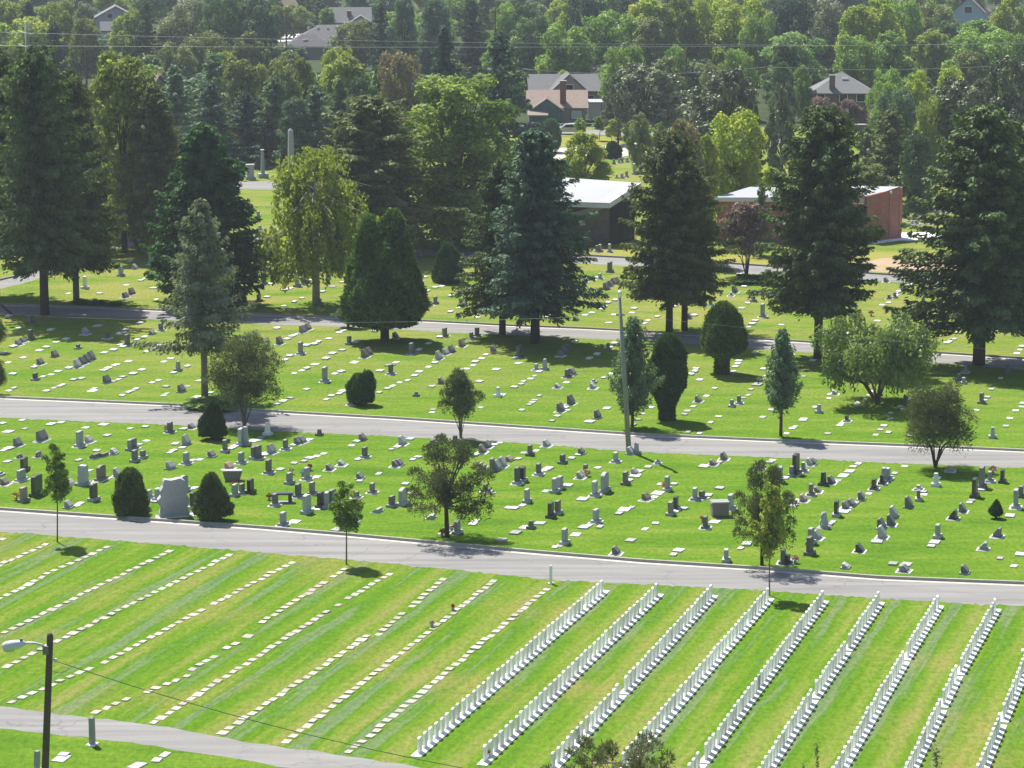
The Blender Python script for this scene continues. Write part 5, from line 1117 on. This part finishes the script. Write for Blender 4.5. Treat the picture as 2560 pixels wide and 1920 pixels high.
# garden wall, rail fences
def wallrun(label, x0, y0, x1, y1, h, mat, cap):
    a, c_ = G(x0, y0), G(x1, y1); ln = np.linalg.norm(c_ - a); r = empty('stone_wall', (a + c_) / 2, math.atan2(c_[1] - a[1], c_[0] - a[0])); props(r, label, 'wall')
    mobj('wall_body', MB().box((0, 0, -.05), (ln, .3, h)).mesh('wall_body'), M[mat], r); mobj('coping', MB().box((0, 0, h - .05), (ln, .42, .09)).mesh('coping'), M[cap], r)
wallrun('long grey stone garden wall below the hipped-roof house', 2055, 327, 2330, 325, .85, 'stone_d', 'concrete')
def railfence(label, x0, y0, x1, y1, h, n, mat, rails):
    a, c_ = G(x0, y0), G(x1, y1); d = c_ - a; ln = np.linalg.norm(d); rz = math.atan2(d[1], d[0]); r = empty('rail_fence', (a + c_) / 2, rz); props(r, label, 'fence')
    for k in range(n + 1): mobj('post', MB().box((-ln / 2 + ln * k / n, 0, 0), (.09, .09, h)).mesh('post'), M[mat], r)
    for z in rails: mobj('rail', MB().box((0, 0, z), (ln, .06, .07)).mesh('rail'), M[mat], r)
railfence('white rail fence along the street before the brown-roofed house', 1322, 325, 1500, 323, .85, 9, 'white_paint', (.78,))
railfence('white two-rail fence by the concrete pad of the brick hall', 2258, 572, 2420, 570, .85, 6, 'white_paint', (.4, .78))
# bin, cars
P = G(1546, 342); r = empty('wheelie_bin', P, 0); props(r, 'grey wheeled bin at the kerb of the far street', 'bin')
mobj('body', MB().box((0, 0, .08), (.7, .7, 1.0), taper=1.12).mesh('body'), M['grey_paint'], r); mobj('lid', MB().box((0, 0, 1.08), (.86, .86, .08)).mesh('lid'), M['skylight'], r)
def car(label, px, py, paint, rz):
    P = G(px, py); r = empty('parked_car', P, rz); props(r, label, 'car', 'cars parked in the far street')
    side = [(-2.2, .35), (2.2, .35), (2.22, .62), (2.05, .82), (1.15, .95), (.55, 1.38), (-.75, 1.46), (-1.7, 1.05), (-2.15, .95), (-2.25, .6)]
    mobj('body', MB().prism(side, -.85, .85).mesh('body'), M[paint], r)
    mobj('window', MB().prism([(-1.45, 1.0), (.92, .98), (.5, 1.32), (-.72, 1.40)], -.865, .865).mesh('window'), M['glass_dark'], r)
    for sx in (-1.35, 1.4):
        for sy in (-.8, .8):
            w_ = mobj('wheel', MB().tube([(sx, sy - .1, .32), (sx, sy + .1, .32)], .33, 14).mesh('wheel'), M['rubber'], r)
            mobj('rim', MB().tube([(sx, sy - .115, .32), (sx, sy + .115, .32)], .2, 10).mesh('rim'), M['lamp_grey'], w_)
car('blue car parked behind the white rail fence', 1338, 333, 'car_blue', 0); car('silver car parked in front of the brown-roofed house', 1424, 335, 'car_silver', math.pi)

# ------------------------------------------------------------------ poles and wires
def tubeobj(name, pts, rad, mat, parent=None, n=8, smooth=True): return mobj(name, MB().tube(pts, rad, n).mesh(name, smooth), M[mat], parent)
# near wooden pole with a cobra lamp
Pn = G(100, 2250); hn = HGT(Pn, 1583); D = Pn[1]
r = empty('lamp_pole', (0, 0, 0)); props(r, 'weathered wooden pole with a white street lamp at the lower edge', 'lamp pole')
tp = ATD(125, 1583, D); bt = np.array([Pn[0], D, -.3])
tubeobj('pole', [bt, bt * .5 + tp * .5, tp - [0, 0, .1], tp], [.14, .13, .115, .08], 'wood_pole', r, 12)
arm = tubeobj('arm', [ATD(x, y, D - .15) for x, y in ((112, 1618), (104, 1612), (88, 1608), (70, 1607), (58, 1610))], .045, 'lamp_grey', r)
lm = MB(); L0, L1 = ATD(64, 1610, D - .15), ATD(5, 1619, D - .15)
L0 = L0 + np.array([0, 0, 0]); lp = [L0 + (L1 - L0) * t for t in (0, .08, .25, .5, .8, .95, 1)]
lm.tube([p + np.array([0, 0, .03]) for p in lp], [.06, .10, .15, .18, .17, .12, .04], 12); 
mobj('lamp_head', lm.mesh('lamp_head', True), M['lamp_grey'], r)
mobj('lens', MB().tube([lp[3] - [0, 0, .09], lp[4] - [0, 0, .08], lp[5] - [0, 0, .06]], [.11, .12, .06], 10).mesh('lens', True), M['lamp_lens'], r)
pc = ATD(53, 1608, D - .15); mobj('photocell', MB().tube([pc, pc + [0, 0, .16]], [.055, .06], 8).mesh('photocell'), M['teal_cap'], r)
ic = ATD(139, 1650, D - .1); mobj('insulator', MB().tube([ATD(130, 1647, D - .05), ic], [.03, .03], 6).tube([ic - [0, 0, .07], ic + [0, 0, .05]], [.07, .05], 8).mesh('insulator', True), M['stone_w'], r)
mobj('bracket', MB().box(ATD(114, 1628, D - .17) - [0, 0, .12], (.2, .08, .3)).mesh('bracket'), M['pole_grey'], r)
def wire(label, pts, rad, mat, cat='wire'):
    o = mobj('overhead_wire', MB().tube(pts, rad, 5).mesh('overhead_wire', True), M[mat]); props(o, label, cat, 'overhead wires')
def smooth(pl, k=6):
    xs = [p[0] for p in pl]; x = np.linspace(xs[0], xs[-1], k * len(pl)); 
    c_ = np.polyfit(xs, [p[1] for p in pl], min(2, len(pl) - 1)); return [(a, np.polyval(c_, a)) for a in x]
wire('twisted dark cable running down from the wooden pole across the striped lawn', [ATD(x, y, D + (x - 140) * .004) for x, y in smooth([(139, 1650), (260, 1693), (390, 1737), (640, 1800), (860, 1858), (1110, 1910), (1300, 1946)])], .015, 'cable')
wire('short slack loop of cable beside the wooden pole', [ATD(x, y, D - .1) for x, y in ((128, 1675), (138, 1681), (152, 1682), (166, 1676), (177, 1666))], .011, 'cable')
# tall grey lamp pole at the middle road
Pm = G(1573, 1128); r = empty('lamp_pole', (0, 0, 0)); props(r, 'tall grey lamp pole beside the slim pine on the middle road', 'lamp pole'); D = Pm[1]
tp = ATD(1548, 738, D); tubeobj('pole', [Pm - [0, 0, .3], (Pm + tp) / 2, tp], [.17, .14, .11], 'pole_grey', r, 12)
mobj('lamp_head', MB().tube([ATD(1549, 742, D - .1), ATD(1549, 735, D - .25), ATD(1549, 731, D - .5)], [.1, .16, .12], 10).mesh('lamp_head', True), M['skylight'], r)
mobj('insulator', MB().tube([ATD(1540, 787, D), ATD(1562, 787, D)], .06, 6).mesh('insulator'), M['pole_grey'], r)
DD = G(600, 812)[1]
wire('thin pale wire along the upper road from the edge to the grey pole', [ATD(x, y, DD + (D - DD) * (x + 60) / 1610) for x, y in smooth([(-60, 784), (124, 788), (622, 806), (857, 806), (1129, 803), (1352, 796), (1548, 787)])], .007, 'wire')
wire('thin pale wire along the upper road beyond the grey pole', [ATD(x, y, D + 4) for x, y in smooth([(1548, 787), (1714, 804), (1850, 818), (2441, 870), (2640, 885)])], .007, 'wire')
r = empty('leaning_post', G(31, 787)); props(r, 'cut leaning wooden post lying at the upper road edge', 'post')
a = G(31, 787); q_ = a * 0 + ATD(-10, 752, a[1] + 1.5); tubeobj('shaft', [np.zeros(3), q_ - a], [.11, .10], 'wood_pole', r); mobj('stub', MB().tube([(0, 0, -.1), (.0, 0, .08)], .13, 8).mesh('stub'), M['wood_pole'], r)
# steel pole at the far street and its wires
Ps = G(75, 330); D = Ps[1]; r = empty('steel_pole', (0, 0, 0)); props(r, 'grey steel power pole with two arms above the dark trees', 'power pole')
tubeobj('pole', [Ps, ATD(66, 54, D)], [.34, .25], 'pole_grey', r, 12)
for y in (80, 114): tubeobj('crossarm', [ATD(48, y - 2, D - .4), ATD(62, y + 2, D - .4), ATD(84, y + 5, D - .4)], .07, 'white_paint', r, 6)
wire('highest pale power line across the suburb trees', [ATD(x, y, D) for x, y in smooth([(-40, 79), (75, 82), (640, 99), (1219, 104), (1569, 112), (1920, 112)], 8) + smooth([(1921, 112), (2209, 113), (2600, 103)])], .022, 'wire')
wire('second pale power line below the highest one', [ATD(x, y, D - 2) for x, y in smooth([(-40, 115), (75, 117), (640, 112), (929, 117), (1280, 114), (1569, 122), (1920, 118), (2209, 117), (2600, 104)], 8)], .026, 'wire')
wire('lowest pale power line crossing in front of the houses', [ATD(x, y, D - 8) for x, y in smooth([(1306, 172), (1569, 185), (1920, 167)], 10) + smooth([(1921, 167), (2209, 175), (2412, 168), (2640, 154)], 6)], .028, 'wire')
wire('slanting guy wire below the power lines beside the dark spruce', [ATD(x, y, D - 2) for x, y in ((1000, 129), (1066, 173))], .03, 'wire')
for x, yb, yt, lab in ((219, 300, 88, 'brown wooden utility pole among the trees beside the steel pole'), (717, 190, 18, 'thin dark utility pole in front of the sunlit driveway'), (1238, 220, 20, 'dark utility pole between the distant blackish conifers'), (1714, 260, 118, 'short utility pole beside the tan gabled house')):
    p = G(x, yb); r = empty('utility_pole', p); props(r, lab, 'utility pole', 'utility poles of the suburb'); h = HGT(p, yt)
    tubeobj('pole', [(0, 0, 0), (0, 0, h)], [.17, .12], 'wood_pole', r); mobj('crossarm', MB().box((0, -.15, h - .7), (1.6, .1, .12)).mesh('crossarm'), M['wood_pole'], r)
# ------------------------------------------------------------------ haze
hb = MB().box((0, 1000, -1), (2600, 2100, H0 + 14)).mesh('haze')
m, n = newmat('haze_air'); v = n.nodes.new('ShaderNodeVolumePrincipled'); v.inputs['Density'].default_value = HAZE
v.inputs['Color'].default_value = (.80, .90, 1.0, 1); v.inputs['Anisotropy'].default_value = .2
oo = n.nodes.new('ShaderNodeOutputMaterial'); L(n, v.outputs[0], oo.inputs['Volume'])
props(mobj('haze', hb, m), 'thin pale summer haze over the whole cemetery and suburb', 'haze', kind='stuff')

# ------------------------------------------------------------------ landmarks and labels
for a in ((2220, 900, 'the low spreading tree'), (1668, 1046, 'the vase-shaped yew'), (1573, 1128, 'the tall grey lamp pole'), (1952, 1090, 'the lone slim pine'), (2337, 1168, 'the kerbside round pine'),
          (1149, 1096, 'the small oval pine'), (902, 1012, 'the twin-domed yew'), (533, 1098, 'the cone-shaped yew'), (328, 1288, 'the squat domed yew'), (531, 1302, 'the bell-shaped yew'),
          (435, 1291, 'the rugged monument'), (143, 1250, 'the thin young tree'), (866, 1300, 'the young tree near the bench'), (1118, 1340, 'the open-crowned pine'), (1905, 1413, 'the pine behind the yellow-green tree'),
          (1924, 1488, 'the yellow-green young tree'), (2490, 1296, 'the tiny pointed yew'), (962, 852, 'the double-topped arborvitae'), (790, 762, 'the weeping birch'), (512, 1000, 'the pale grey-green fir'),
          (611, 1064, 'the multi-stemmed round pine'), (1345, 858, 'the big bluish spruce'), (1673, 840, 'the kerbside ragged spruce'), (2057, 895, 'the spruce before the brick wall'), (2447, 912, 'the thick-trunked spruce'),
          (112, 787, 'the spruce at the road edge'), (191, 752, 'the reddish spruce trunk'), (1806, 934, 'the egg-topped yew'), (1799, 1289, 'the box tomb'), (707, 1256, 'the black bench'), (581, 1201, 'the trough planter'),
          (1377, 1459, 'the white marker post'), (231, 1862, 'the tall grey post'), (1130, 300, 'the big broad maple'), (728, 400, 'the pale obelisk'), (1405, 270, 'the brown roof with tall chimney'), (2100, 220, 'the hipped-roof brick house'),
          (70, 90, 'the steel power pole'), (840, 85, 'the long dark roof'), (876, 35, 'the red chimney house'), (270, 40, 'the lavender house'), (2428, 20, 'the pale blue gable'), (1520, 190, 'the brown-roofed cottage'), (1742, 140, 'the tan gabled house'),
          (1110, 100, 'the straight dark spruce'), (1248, 110, 'the wide dark spruce'), (219, 120, 'the brown utility pole'), (1238, 60, 'the dark utility pole'), (2290, 120, 'the steep street'), (1480, 480, 'the white-roofed hall'), (2210, 520, 'the red brick wall'),
          (507, 400, 'the dense dark cypress'), (312, 300, 'the old forked tree'), (930, 350, 'the brownish ragged conifer'), (1866, 600, 'the purple plum'), (356, 230, 'the low brown roof'), (412, 180, 'the white carport')):
    landmark(*a)
label_all()
print('objects', len(bpy.data.objects))
